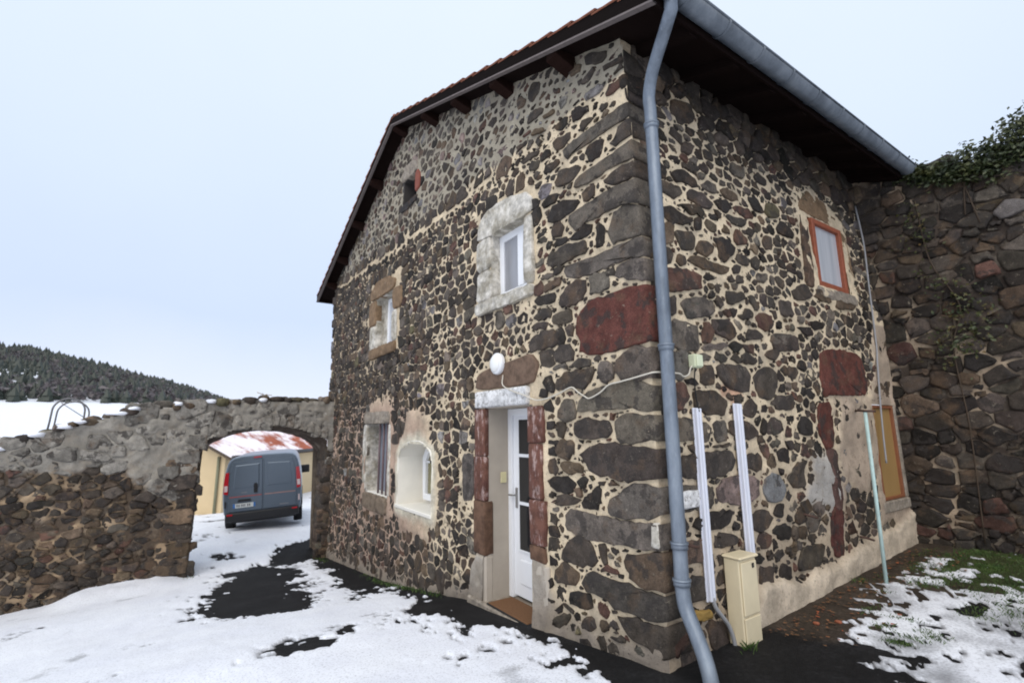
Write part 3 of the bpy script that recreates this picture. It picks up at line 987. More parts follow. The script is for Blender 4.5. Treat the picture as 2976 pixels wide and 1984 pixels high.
def t_gable(u, v):
    cream = np.array([.77, .63, .44]); grey = np.array([.40, .355, .275]); pink = np.array([.50, .36, .275])
    base = np.array([.29, .245, .20])
    s = u.shape+(1,)
    up = upper_zone(u, v).astype(float).reshape(s)
    left = (smooth(-3.6, -5.2, u+fbm(u*1.2, v*1.2, None, 3, 13)*1.2)*smooth(2.5, 1.9, v)).reshape(s)
    c = cream*(1-up)+grey*up
    c = c*(1-left)+pink*left
    far = (smooth(-3.0, -7.5, u)*smooth(1.9, 2.6, v)*(1-up[..., 0])).reshape(s)
    c = c*(1-far*.35)+np.array([.40, .30, .20])*far*.35
    nd = poly_sdf(u, v, NICHE)
    wh = smooth(.19, .05, nd+fbm(u*6, v*6, None, 3, 17)*.09).reshape(s)
    c = c*(1-wh)+np.array([.74, .68, .54])*wh
    pl = (plaster_gable(u, v)*(1-wh[..., 0])*(u > -3).astype(float)).reshape(s)
    c = c*(1-pl)+np.array([.46, .41, .35])*pl
    g = ground_z(u, 0*u)
    lo = smooth(.34, .03, v-g+fbm(u*3, v*3, None, 3, 12)*.2).reshape(s)
    return c*(1-lo)+base*lo

def in_open(u, v, opens, grow):
    k = np.zeros(np.shape(u), bool)
    for a, b, c, d in opens.values():
        k |= (u > a-grow) & (u < b+grow) & (v > c-grow) & (v < d+grow)
    return k

def keep_gable(u, v):
    return (v < roof_under(u)+.06) & ~in_open(u, v, G_OPEN, .02) & (poly_sdf(u, v, NICHE) > -.01) & (u < lean(v)+.02)

us = np.concatenate([np.arange(-W, -3.5, .04), np.arange(-3.5, .001, .025)])
us[-1] = 0
vs = np.arange(-1.6, 7.06, .03)
def fr_gable_np(u, v, n):
    return (np.where(u > -.05, np.minimum(u, lean(v)), u), -n, v)
gable = wall_sheet('gable_wall', us, vs, keep_gable, fr_gable_np, n_gable, t_gable, house)
gable['label'] = 'gable face with door, windows and small paler stones in grey mortar near the roof'

FRAMES_BLOCK = [  # dressed surrounds that leave no room for rubble
    [(-2.70, -.3), (-1.27, -.3), (-1.27, 2.08), (-2.62, 2.08)],
    [(-2.62, 3.0), (-1.42, 3.0), (-1.42, 4.2), (-2.62, 4.26)],
    [(-6.9, 2.95), (-5.2, 2.95), (-5.2, 4.42), (-6.9, 4.42)],
    [(-6.85, .24), (-5.5, .24), (-5.5, 1.97), (-6.85, 1.97)],
    [(-5.32, 5.42), (-4.5, 5.42), (-4.5, 6.05), (-5.32, 6.15)]]

def r_gable(u, v):
    r = np.full(u.shape, .092)
    r = np.where(upper_zone(u, v), .080, r)
    r = np.where((u > -3.0) & ~upper_zone(u, v), .098, r)
    r = np.where((u > -1.75), .055, r)
    r = np.where((u < -3.4) & (v < 2.0), .082, r)
    return r
def ok_gable(u, v):
    g = ground_z(u, 0*u)
    k = (v < roof_under(u)-.02) & (v > g+.05) & (u < lean(v)-.10) & (u > -W+.04)
    for P in FRAMES_BLOCK: k &= poly_sdf(u, v, P) > .065
    k &= poly_sdf(u, v, NICHE) > .17
    p = plaster_gable(u, v)
    k &= RNG.uniform(0, 1, u.shape) > p*.93
    k &= ~((u < -3.4) & (v < 2.0) & (RNG.uniform(0, 1, u.shape) < .12))
    return k

STONES = []
polys = [p for c, p in gable_traced]+[LINTEL[1]]
blocks = polys + [[(-W-.3, -1.5), (-W, -1.5), (-W, 6), (-W-.3, 6)]]
cells = rubble((-W, 0), (4.3, 7.0), lambda u, v: ok_gable(u, v) & upper_zone(u, v+.05), r_gable, polys, 1.42, 16000, 3)
cells += rubble((-W, -1.25), (-1.2, 5.5), lambda u, v: ok_gable(u, v) & ~upper_zone(u, v-.13) & (u < -1.4+.35*fbm(u*0+2, v*3, None, 3, 7)), r_gable, polys+[c[0] for c in cells], 1.18, 10, 4, (.124, .10, .27))
cells += rubble((-1.75, 0), (-.2, 5.0), lambda u, v: ok_gable(u, v) & ~upper_zone(u, v), r_gable, polys+[c[0] for c in cells if c[0][0][0] > -2.4], 1.42, 9000, 8)
GABLE_TAKEN = list(polys)
print('gable cells', len(cells))
for P, r in cells:
    c = np.mean(P, axis=0); u, v = c
    up = bool(upper_zone(np.array([u]), np.array([v]))[0])
    a = math.sqrt(area(P))
    if a < .03: continue
    if up: gap, wts, h = random.uniform(.016, .034), {'k': 2, 'd': 8, 'g': 5, 'l': 2, 'b': 3, 'r': 2.2, 'p': .8, 'w': .4}, .010
    elif u < -3.4 and v < 2.0: gap, wts, h = random.uniform(.003, .022), {'k': 3, 'd': 9, 'g': 3, 'b': 3, 'r': 1.2, 'l': .4}, .012
    elif u < -4.2: gap, wts, h = random.uniform(.001, .014), {'k': 4.5, 'd': 9, 'g': 1.6, 'b': 2, 'r': .9, 'l': .25, 'o': .15}, .016
    else: gap, wts, h = random.uniform(.003, .019), {'k': 4, 'd': 9, 'g': 2.6, 'b': 2.4, 'r': 1.3, 'l': .4, 'o': .3}, .014
    s = max(.4, 1-gap/(a*.5))
    Q = [c+(np.array(p)-c)*s for p in P]; GABLE_TAKEN.append([tuple(q) for q in Q])
    V, F = stone_vf(Q, fr_gable, h*random.uniform(.55, 1.5), .03, min(.009, a*.055), False, 1, min(.008, a*.08))
    STONES.append(dict(V=V, F=F, tint=tint_for(pick(wts)), wall='gable', size=seen_size(V, area(Q), (0, 1, 0))))
for code, P in gable_traced:
    P = [np.array(p) for p in P]
    quoin = max(p[0]-float(lean(p[1])) for p in P) > -.085
    h = random.uniform(.017, .025)
    if quoin:
        P = [np.array([float(lean(p[1]))+random.uniform(.012, .024), p[1]]) if p[0]-float(lean(p[1])) > -.085 else p for p in P]
        V, F = stone_vf(P, fr_gable, h, random.uniform(.16, .26), .006, False, 0, .008, True, .003, .05)
    else:
        V, F = stone_vf(P, fr_gable, h, .03, .0065, False, 1, .007, False, .012, .05)
    STONES.append(dict(V=V, F=F, tint=tint_for(code, .07), wall='gable', size=seen_size(V, area(P), (0, 1, 0))))

# ---- long side under the gutter
SALMON = [(.852, 1.967), (.956, 1.986), (1.098, 1.969), (1.223, 1.903), (1.158, 1.84), (1.024, 1.838), (.97, 1.904), (.881, 1.909)]
def plaster_side(u, v):
    b = poly_sdf(u, v, [(2.85, .95), (3.8, .9), (3.85, 1.95), (2.9, 1.95)])
    a = .95*smooth(.06, -.10, b+fbm(u*5, v*5, None, 3, 6)*.25)
    b = poly_sdf(u, v, [(3.70, .55), (4.6, .55), (4.6, 3.05), (4.25, 3.1), (4.05, 2.2), (3.80, 2.0)])
    a = np.maximum(a, .93*smooth(.05, -.05, b+fbm(u*5, v*5, None, 3, 7)*.14))
    b = poly_sdf(u, v, [(2.1, .95), (2.75, .75), (2.7, 1.35), (2.25, 1.3)])
    a = np.maximum(a, .75*smooth(.05, -.08, b+fbm(u*5, v*5, None, 3, 9)*.2))
    b = poly_sdf(u, v, [(2.78, 3.08), (3.95, 3.05), (3.98, 4.2), (3.2, 4.5), (2.75, 4.25)])
    return np.maximum(a, .8*smooth(.03, -.03, b+fbm(u*7, v*7, None, 3, 11)*.1))
def skirt(u, v):
    g = ground_z(0*u+.1, u)
    edge = np.interp(u, [.9, 1.15, 1.7, 2.6, 3.5, 4.6], [-.1, .24, .20, .20, .22, .36])
    return smooth(.05, -.03, v-g-edge+fbm(u*4, v*4, None, 3, 5)*.10)*(u > .95)
def n_side(u, v):
    n = fbm(u*5.5, v*5.5, None, 4, 53)*.016 + fbm(u*19, v*19, None, 3, 55)*.010 + plaster_side(u, v)*.024
    return (n+skirt(u, v)*.055+.001)*smooth(.0, .06, u)
def t_side(u, v):
    s = u.shape+(1,)
    c = np.array([.77, .63, .44])*np.ones(s)
    low = smooth(1.5, .6, v+fbm(u*1.5, v*1.5, None, 3, 22)*.6).reshape(s)
    c = c*(1-low*.75)+np.array([.40, .315, .235])*low*.75
    p = (plaster_side(u, v)*(v < 2.9)).reshape(s)
    pc = np.array([.47, .37, .285])*(1+.25*fbm(u*4, v*4, None, 3, 71).reshape(s))
    c = c*(1-p)+pc*p
    gp = (smooth(.1, -.1, poly_sdf(u, v, [(2.1, .9), (2.75, .7), (2.7, 1.4), (2.25, 1.3)])+fbm(u*5, v*5, None, 3, 9)*.2)*.8).reshape(s)
    c = c*(1-gp)+np.array([.46, .45, .43])*gp
    sp = smooth(.02, -.01, poly_sdf(u, v, SALMON)+fbm(u*9, v*9, None, 3, 3)*.05).reshape(s)
    c = c*(1-sp)+np.array([.68, .42, .28])*sp
    k = skirt(u, v).reshape(s)
    c = c*(1-k)+np.array([.68, .57, .44])*k
    return c
def keep_side(u, v): return (v < 5.02) & ~in_open(u, v, S_OPEN, .01)
us = np.arange(0, LEN+.05, .025); vs = np.arange(-.5, 5.03, .025)
side = wall_sheet('side_wall', us, vs, keep_side, fr_side, n_side, t_side, house)
side['label'] = 'long side wall under the gutter with red framed window and pale concrete foot'

SIDE_BLOCK = [[(3.78, .72), (4.5, .72), (4.5, 1.93), (3.78, 1.93)], [(2.9, 3.14), (3.78, 3.14), (3.78, 4.1), (2.9, 4.1)]]
def r_side(u, v):
    r = np.full(u.shape, .062)
    r = np.where((v < 1.9) & (u > 1.1), .075, r)
    return np.where(v > 4.55, .10, r)
def ok_side(u, v):
    k = (v < 4.95) & (v > ground_z(0*u, u)+.05) & (u > .16)
    for P in SIDE_BLOCK: k &= poly_sdf(u, v, P) > .085
    k &= RNG.uniform(0, 1, u.shape) > np.maximum(plaster_side(u, v)*.93, skirt(u, v)*.97)
    
    return k
SIDE_TAKEN = [p for c, p in side_traced]
cells = rubble((.05, LEN), (-.1, 5.0), ok_side, r_side, [p for c, p in side_traced], 1.35, 14000, 5)
print('side cells', len(cells))
for P, r in cells:
    c = np.mean(P, axis=0); u, v = c
    a = math.sqrt(area(P))
    if a < .03: continue
    top = v > 4.5
    gap = random.uniform(.001, .012) if top else random.uniform(.003, .018)
    s = max(.4, 1-gap/(a*.5))
    Q = [c+(np.array(p)-c)*s for p in P]; SIDE_TAKEN.append([tuple(q) for q in Q])
    V, F = stone_vf(Q, fr_side, (.035 if top else .013)*random.uniform(.6, 1.5), .03, min(.009, a*.055), False, 1, min(.008, a*.08))
    wts = {'k': 5, 'd': 8, 'b': 1.5} if top else {'k': 4, 'd': 9, 'g': 2.6, 'b': 2.4, 'r': 1.6, 'l': .3}
    STONES.append(dict(V=V, F=F, tint=tint_for(pick(wts)), wall='side', size=seen_size(V, area(Q), (1, 0, 0))))
for code, P in side_traced:
    V, F = stone_vf(P, fr_side, random.uniform(.016, .024), .03, .0065, False, 1, .007, False, .014, .05)
    STONES.append(dict(V=V, F=F, tint=tint_for(code, .07), wall='side', size=seen_size(V, area(P), (1, 0, 0))))
def chips(wall, frame, lim_u, lim_v, okf, taken, nrm, seed):
    for P, r in rubble(lim_u, lim_v, okf, lambda u, v: np.full(u.shape, .026), taken, 1.3, 5000, seed):
        c = np.mean(P, axis=0); a = math.sqrt(area(P))
        if a < .018 or random.random() < .55: continue
        Q = [c+(np.array(p)-c)*random.uniform(.62, .92) for p in P]
        V, F = stone_vf(Q, frame, random.uniform(.004, .012), .02, .003, False, 0, .003)
        STONES.append(dict(V=V, F=F, tint=tint_for(pick({'k': 5, 'd': 6, 'b': 3, 'r': 2.5, 'g': 2})), wall=wall, size=seen_size(V, area(Q), nrm)))
chips('side', fr_side, (.12, LEN), (.1, 4.7), ok_side, SIDE_TAKEN, (1, 0, 0), 41)
chips('gable', fr_gable, (-3.3, -.1), (-.1, 4.8), ok_gable, [p for p in GABLE_TAKEN if np.mean([q[0] for q in p]) > -3.6], (0, 1, 0), 42)
emit_stones(STONES, {'gable': gable, 'side': side}, 300)

# plain walls away from the street, closing the volume
V = [(-W, .03, -1.8), (-W, 4.7, -1.8), (-W, 4.7, 5.25), (-W, .03, 5.25), (-.3, 4.7, -1.8), (-.3, 4.7, 5.1), (-5.2, 4.7, 6.95)]
mesh_obj('rear_wall', V, [[0, 3, 2, 1], [1, 2, 6, 5, 4]], 'mortar', house, False, np.tile((.25, .21, .17), (7, 1)))

# ---- roof
roof_m = 'soffit'
OY0, OY1, EAVE_R, EAVE_L = -.30, 4.78, .47, -10.45
def slope(x0, x1, y0, y1, dz0, dz1):
    """sloping slab between two x positions on one side of the ridge"""
    z0, z1 = float(roof_under(x0)), float(roof_under(x1))
    V = [(x0, y0, z0+dz0), (x1, y0, z1+dz0), (x1, y1, z1+dz0), (x0, y1, z0+dz0),
         (x0, y0, z0+dz1), (x1, y0, z1+dz1), (x1, y1, z1+dz1), (x0, y1, z0+dz1)]
    F = [[0, 3, 2, 1], [4, 5, 6, 7], [0, 1, 5, 4], [1, 2, 6, 5], [2, 3, 7, 6], [3, 0, 4, 7]]
    return V, F
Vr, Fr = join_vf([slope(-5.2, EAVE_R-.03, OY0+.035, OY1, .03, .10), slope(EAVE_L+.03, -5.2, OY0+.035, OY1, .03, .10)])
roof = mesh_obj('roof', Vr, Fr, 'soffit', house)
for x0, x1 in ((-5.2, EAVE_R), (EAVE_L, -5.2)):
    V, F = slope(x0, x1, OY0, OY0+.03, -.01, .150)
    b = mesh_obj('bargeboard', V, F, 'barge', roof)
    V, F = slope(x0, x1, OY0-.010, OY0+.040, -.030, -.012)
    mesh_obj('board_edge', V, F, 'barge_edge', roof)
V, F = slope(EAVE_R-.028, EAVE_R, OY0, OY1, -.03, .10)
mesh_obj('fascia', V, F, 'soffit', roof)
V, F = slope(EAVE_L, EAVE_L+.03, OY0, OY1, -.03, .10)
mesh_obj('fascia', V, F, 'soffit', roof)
for x in (-.78, -1.86, -2.88, -3.92, -5.2, -6.45, -7.6, -8.75, -9.7):            # purlin ends carrying the verge
    z = float(roof_under(x))
    V, F = box_vf(x-.075, x+.075, OY0+.05, .12, z-.17, z+.025, .006)
    V = [(a, b, c+(.10 if (c < z-.1 and b < OY0+.12) else 0)) for a, b, c in V]
    mesh_obj('purlin_end', V, F, MATS['purlin'] if 'purlin' in MATS else MATS.setdefault('purlin', m_wood('brown_beam', (.020, .010, .008))), roof)
for k in range(8):                                                                # rafter feet under the gutter side
    y = .22+k*.6
    V, F = slope(-.25, EAVE_R-.03, y-.045, y+.045, -.055, .031)
    mesh_obj('rafter_foot', V, F, 'soffit', roof)
for s, xa in ((1, EAVE_R), (-1, EAVE_L)):                                         # verge tiles, one by one
    n = 19
    for k in range(n):
        xa_, xb_ = xa+(-5.2-xa)*k/n, xa+(-5.2-xa)*(k+1.12)/n
        za, zb = float(roof_under(xa_))+.125, float(roof_under(xb_))+.125
        V = []
        for x, z, r in ((xa_, za+.062, .066), (xb_, zb+.036, .056)):
            for t in range(9):
                a = math.pi*t/8
                V.append((x, OY0+.05-math.cos(a)*r, z+math.sin(a)*r*.75-.045))
        F = [[t, t+1, 10+t, 9+t] for t in range(8)] + [[0, 9, 17, 8], list(range(9)), list(range(9, 18))]
        mesh_obj('verge_tile', V, F, 'tile', roof, True)
P = []
for s, xa in ((1, EAVE_R+.04), (-1, EAVE_L-.04)):                                 # the tile field
    n, rows = 18, 30
    for k in range(n):
        x0, x1 = xa+(-5.2-xa)*k/n, xa+(-5.2-xa)*(k+1.08)/n
        for j in range(rows):
            y0 = OY0+.12+j*(OY1-OY0-.12)/rows; w = (OY1-OY0-.12)/rows
            V = []
            for x, dz in ((x0, .05), (x1, .02)):
                for t in range(5):
                    a = math.pi*t/4
                    V.append((x, y0+w*.5-math.cos(a)*w*.52, float(roof_under(x))+.10+dz+math.sin(a)*.05))
            P.append((V, [[t, t+1, 6+t, 5+t] for t in range(4)]+[[4, 3, 2, 1, 0]]))
V, F = join_vf(P)
o = mesh_obj('roof_tiles', V, F, 'tile', roof, True); o['kind'] = 'stuff'
V, F = tube_vf([(-5.2, OY0+.03, 7.075), (-5.2, OY1, 7.075)], .10, 12)
mesh_obj('ridge_tile', V, F, 'tile', roof, True)

# ---- gutter and downpipe
def half_pipe(y0, y1, xc, zt, r, t=.006, seg=14):
    V, F = [], []
    for y in (y0, y1):
        for rr in (r, r-t):
            for k in range(seg+1):
                a = math.pi+math.pi*k/seg
                V.append((xc+rr*math.cos(a), y, zt+rr*math.sin(a)))
    n = seg+1
    for k in range(seg):
        F += [[k, k+1, 2*n+k+1, 2*n+k], [n+k+1, n+k, 3*n+k, 3*n+k+1]]
    F += [[0, 2*n, 3*n, n], [seg, n+seg, 3*n+seg, 2*n+seg]]
    for b in (0, 2*n):
        for k in range(seg): F.append([b+k, b+n+k, b+n+k+1, b+k+1])
    return V, F
GX, GZ = .545, 4.845
gut = [half_pipe(OY0-.05, LEN+.12, GX, GZ, .083)]
gut.append(tube_vf([(GX+.083, OY0-.05, GZ), (GX+.083, LEN+.12, GZ)], .011, 8))
end = [(GX+.083*math.cos(math.pi+math.pi*k/14), OY0-.05, GZ+.083*math.sin(math.pi+math.pi*k/14)) for k in range(15)]
gut.append((end, [list(range(15))]))
end2 = [(a, LEN+.12, c) for a, b, c in end]
gut.append((end2, [list(range(15))]))
V, F = join_vf(gut)
gutter = mesh_obj('gutter', V, F, 'gutterzinc', house, True)
for k in range(10):
    y = -.05+k*.5
    V, F = half_pipe(y-.014, y+.014, GX, GZ, .091, .006)
    mesh_obj('gutter_bracket', V, F, 'gutterzinc', gutter, True)
PY, PX, PR = .055, .105, .050
path = smooth_path([(GX-.02, -.16, GZ-.07), (GX-.03, -.15, GZ-.14)], 2) + smooth_path([(.40, -.08, 4.66), (.20, .00, 4.48), (PX+.005, .045, 4.33), (PX, PY, 4.20)], 5)
path += [(PX, PY, z) for z in (3.6, 3.0, 2.4, 1.8, 1.2, .75)]
path += smooth_path([(PX, PY, .55), (PX+.02, PY-.005, .44), (PX+.10, PY-.02, .30), (PX+.165, PY-.03, .17), (PX+.20, PY-.035, .05), (PX+.21, PY-.04, -.05)], 5)
pipe = tube('downpipe', path, PR, 'zinc', house, 18)
for z in (4.05, 2.23, .83, .59):
    V, F = join_vf([tube_vf([(PX, PY, z-.022), (PX, PY, z+.022)], PR+.008, 18), tube_vf([(PX, PY, z+.010), (PX, PY, z+.024)], PR+.013, 18)])
    mesh_obj('pipe_collar', V, F, 'zinc', pipe, True)

# ------------------------------------------------------------------ door, windows and wall fittings
white_pvc = simple('white_joinery', (.80, .81, .83), .35, .4, var=.05)
cream_plaster = simple('grey_plaster', (.42, .37, .31), .9, .15, var=.22, scale=4, bump=.25)
white_plaster = simple('white_plaster', (.74, .71, .64), .9, .15, var=.10, scale=5, bump=.2)
dark_glass = simple('dark_glass', (.018, .019, .021), .06, .6, var=.3)
iron = simple('rusted_iron', (.075, .042, .032), .75, .3, var=.4, scale=40)
def m_curtain(name, a, b, stretch):
    t = NT(name); f = t.noise(9, 3, .5, stretch=stretch)
    m = t.out(t.mix(f, a, b), .12, .55); return m
MATS['curtain'] = m_curtain('curtained_glass', (.20, .205, .22), (.34, .34, .36), (1, 1, .15))
MATS['net'] = m_curtain('net_curtain_glass', (.30, .32, .36), (.66, .67, .70), (1, 1.6, .10))
MATS['olive'] = m_curtain('olive_glass', (.16, .145, .07), (.26, .23, .12), (1, 1, .3))
MATS['steelblue'] = m_curtain('grey_blue_shutter', (.16, .18, .23), (.24, .26, .32), (1, 1, .3))

MATS['brownlintel'] = m_paint_stone('brown_lintel_stone', (.15, .098, .068), (.20, .135, .098), (.30, .22, .16), .70, .82, 20)
def gstone(name, P, mat, parent, h=.03, depth=.1, rnd=1, jit=.005, bevel=.012, tint=None):
    V, F = stone_vf(P, fr_gable, h, depth, jit, False, rnd, bevel)
    return mesh_obj(name, V, F, mat, parent, True, tint)
def sstone(name, P, mat, parent, h=.03, depth=.06):
    V, F = stone_vf(P, fr_side, h, depth, .006, False, 1, .010, False, 0, .06)
    return mesh_obj(name, V, F, mat, parent, True)
def rect(a, b, c, d, k=0):
    """rectangle outline with extra points so that rounding stays near the corners"""
    P = []
    e = min(.05, (b-a)*.25, (d-c)*.25)
    for x, y in ((a+e, c), (b-e, c), (b, c+e), (b, d-e), (b-e, d), (a+e, d), (a, d-e), (a, c+e)):
        P.append((x+random.uniform(-k, k), y+random.uniform(-k, k)))
    return P

# front door --------------------------------------------------------
D0, D1, DZ0, DZ1, DY = -2.42, -1.55, -.19, 1.875, .315
doorway = box('door_reveal', D0-.10, D0+.004, .022, DY+.12, DZ0-.1, DZ1+.05, cream_plaster, house, .002)
box('reveal_side', D1-.004, D1+.10, .09, DY+.12, DZ0-.1, DZ1+.05, cream_plaster, doorway, .002)
box('reveal_top', D0+.006, D1-.006, .02, DY+.12, DZ1-.004, DZ1+.1, cream_plaster, doorway, .002)
box('plaster_foot', D0-.21, D0+.012, -.022, .085, DZ0-.25, .27, cream_plaster, doorway, .02, .006)
box('plaster_foot', D1-.012, D1+.26, -.024, .085, DZ0-.25, .40, cream_plaster, doorway, .02, .006)
for z0, z1, m, w, yb in ((1.335, 1.87, 'redjamb', .225, .03), (.845, 1.33, 'redjamb', .235, .03), (.275, .84, 'brownjamb', .235, .085)):
    V, F = box_vf(D0-w, D0+.012, -.034, yb, z0, z1, .015, .006, 2)
    mesh_obj('jamb_stone', V, F, m, doorway, True)
for z0, z1, m, w in ((1.50, 1.865, 'redjamb', .225), (.975, 1.495, 'redjamb', .20), (.56, .97, 'redjamb', .235), (.405, .555, 'brownjamb', .22)):
    V, F = box_vf(D1-.018, D1+w, -.036, .10, z0, z1, .02, .008, 2)
    mesh_obj('jamb_stone', V, F, m, doorway, True)
V, F = box_vf(-2.60, -1.56, -.055, .10, 1.878, 2.068, .018, .007, 2)
mesh_obj('painted_lintel', V, F, 'whitelintel', doorway, True)
gstone('lintel_stone', LINTEL[1], 'brownlintel', doorway, .030, .10)
step = box('door_step', -2.74, -1.34, -.075, DY+.1, -.42, DZ0, 'oldconcrete', house, .015, .004)
door = box('front_door', D0+.075, D1-.075, DY+.012, DY+.055, DZ0+.03, DZ1-.075, white_pvc, house, .003)
fr = join_vf([box_vf(D0+.005, D0+.08, DY-.025, DY+.06, DZ0+.005, DZ1-.007, .004), box_vf(D1-.08, D1-.005, DY-.025, DY+.06, DZ0+.005, DZ1-.007, .004),
              box_vf(D0+.08, D1-.08, DY-.024, DY+.06, DZ1-.08, DZ1-.008, .004)])
mesh_obj('door_frame', *fr, white_pvc, door)
gx0, gx1 = D0+.19, D1-.19
for z0, z1 in ((.33, .80), (.84, 1.32), (1.36, 1.74)):
    box('glass_pane', gx0, gx1, DY+.004, DY+.02, z0, z1, dark_glass, door, .002)
for z in (.82, 1.34):
    box('glazing_bar', gx0-.006, gx1+.006, DY-.004, DY+.02, z-.016, z+.016, white_pvc, door, .003)
fr = join_vf([box_vf(gx0-.02, gx0, DY-.003, DY+.02, .31, 1.76, .002), box_vf(gx1, gx1+.02, DY-.003, DY+.02, .31, 1.76, .002),
              box_vf(gx0, gx1, DY-.0025, DY+.02, .31, .33, .002), box_vf(gx0, gx1, DY-.0025, DY+.02, 1.74, 1.76, .002)])
mesh_obj('glazing_bead', *fr, white_pvc, door)
box('lower_panel', gx0+.0, gx1-.0, DY-.002, DY+.02, -.03, .23, white_pvc, door, .012)
steel = simple('brushed_steel', (.32, .31, .30), .35, .5, metal=.8, var=.1)
hv = join_vf([box_vf(D0+.115, D0+.15, DY-.004, DY+.015, .76, .98, .004), tube_vf([(D0+.132, DY-.001, .90), (D0+.132, DY-.05, .90), (D0+.06, DY-.055, .90)], .009, 8)])
mesh_obj('door_handle', *hv, steel, door)
mat_b = simple('coir', (.16, .085, .045), .95, .1, var=.35, scale=60, bump=.8, bscale=200)
m = thing('doormat', 'brown coir doormat lying on the front door step', 'doormat', (-1.97, .12, DZ0))
box('mat', -2.33, -1.62, -.035, .27, DZ0+.002, DZ0+.020, mat_b, m, .006)
box('mat_rim', -2.345, -1.605, -.05, .285, DZ0+.0005, DZ0+.012, simple('black_rubber', (.015, .015, .015), .7), m, .004)
b = box('bell_push', D0+.004, D0+.018, .185, .26, 1.03, 1.15, simple('yellowed_plastic', (.62, .56, .33), .5), None, .004)
tag(b, 'small yellowed bell push on the left reveal beside the front door', 'doorbell')

# small helper for framed windows on the gable ------------------------
def gable_window(name, a, b, c, d, y, w, pane, mull=None, parent=None):
    parts = [box_vf(a, a+w, y, y+.06, c, d, .004), box_vf(b-w, b, y, y+.06, c, d, .004),
             box_vf(a+w, b-w, y+.001, y+.06, c, c+w, .004), box_vf(a+w, b-w, y+.001, y+.06, d-w, d, .004)]
    if mull: parts.append(box_vf(mull-.055, mull+.055, y-.006, y+.06, c+w, d-w, .004))
    o = mesh_obj(name, *join_vf(parts), white_pvc, house)
    x0 = a+w
    for e in ([mull-.055] if mull else [])+[b-w]:
        box('glass_pane', x0, e, y+.02, y+.035, c+w, d-w, pane, o, .001)
        x0 = mull+.055 if mull else e
    return o
def reveals(a, b, c, d, y, mat, parent, t=.08, y0=.0):
    o = box('reveal', a-t, a, y0, y, c-t, d+t, mat, parent, .002)
    box('reveal', b, b+t, y0, y, c-t, d+t, mat, o, .002)
    box('reveal', a+.001, b-.001, y0, y, d, d+t, mat, o, .002)
    box('reveal', a+.001, b-.001, y0, y, c-t, c, mat, o, .002)

# upper window in its limewashed surround
w = gable_window('upper_window', -2.27, -1.585, 3.13, 3.92, .10, .085, 'curtain', -1.83)
w['label'] = 'white two leaf window with limewashed stone surround above the door'
reveals(-2.27, -1.585, 3.13, 3.92, .165, 'limed', w, .08, .002)
gstone('surround_stone', [(-2.60, 3.93), (-1.44, 3.91), (-1.43, 4.06), (-1.55, 4.18), (-1.95, 4.27), (-2.40, 4.27), (-2.58, 4.14)], 'limed', w, .035, .1, 1, .004, .008)
gstone('surround_stone', rect(-2.60, -2.265, 3.53, 3.925, .006), 'limed', w, .04)
gstone('surround_stone', rect(-2.59, -2.262, 3.14, 3.525, .006), 'limed', w, .036)
gstone('surround_stone', rect(-1.59, -1.43, 3.14, 3.90, .006), 'limed', w, .04)
gstone('window_sill', rect(-2.60, -1.44, 2.985, 3.128, .008), 'limed', w, .06)

# small window with ochre stones
w = gable_window('small_window', -6.30, -5.60, 3.15, 4.07, .15, .08, 'net')
w['label'] = 'small white window framed by ochre stones high on the left of the gable'
reveals(-6.50, -5.58, 3.145, 4.09, .23, 'limed', w, .10, .002)
box('reveal_stone', -6.51, -6.30, .145, .22, 3.14, 4.10, 'limed', w)
gstone('surround_stone', [(-6.80, 4.10), (-5.52, 4.09), (-5.45, 4.25), (-5.85, 4.40), (-6.45, 4.44), (-6.80, 4.3)], 'ochre', w, .04)
gstone('surround_stone', rect(-5.57, -5.14, 3.70, 4.08, .01), 'ochre', w, .04)
gstone('surround_stone', rect(-5.57, -5.38, 3.14, 3.69, .01), 'limed', w, .03)
gstone('surround_stone', rect(-6.86, -6.50, 3.60, 4.09, .01), 'ochre', w, .03)
gstone('surround_stone', rect(-6.80, -6.50, 3.12, 3.59, .01), 'limed', w, .03)
gstone('window_sill', rect(-6.75, -5.40, 2.95, 3.13, .01), 'ochre', w, .05)

# barred window
w = box('barred_window', -6.74, -5.56, .24, .28, .50, 1.78, 'steelblue', house)
w['label'] = 'ground floor window behind three vertical iron bars'
reveals(-6.70, -5.60, .54, 1.75, .25, 'limed', w, .08, .002)
for u in (-6.20, -5.99, -5.80):
    tube('window_bar', [(u, .05, .50), (u, .05, 1.78)], .019, simple('mauve_iron', (.15, .105, .11), .6, var=.3, scale=30), w, 8)
gstone('lintel_stone', rect(-6.86, -5.54, 1.755, 1.96, .008), 'oldconcrete', w, .045)
gstone('window_sill', rect(-6.84, -5.55, .255, .525, .008), 'sillstone', w, .045)
box('sill_strip', -6.66, -5.62, .004, .22, .515, .55, white_plaster, w)
gstone('surround_stone', rect(-6.92, -6.71, .55, 1.74, .008), 'limed', w, .022)
gstone('surround_stone', rect(-5.59, -5.47, .55, 1.74, .008), 'limed', w, .022)

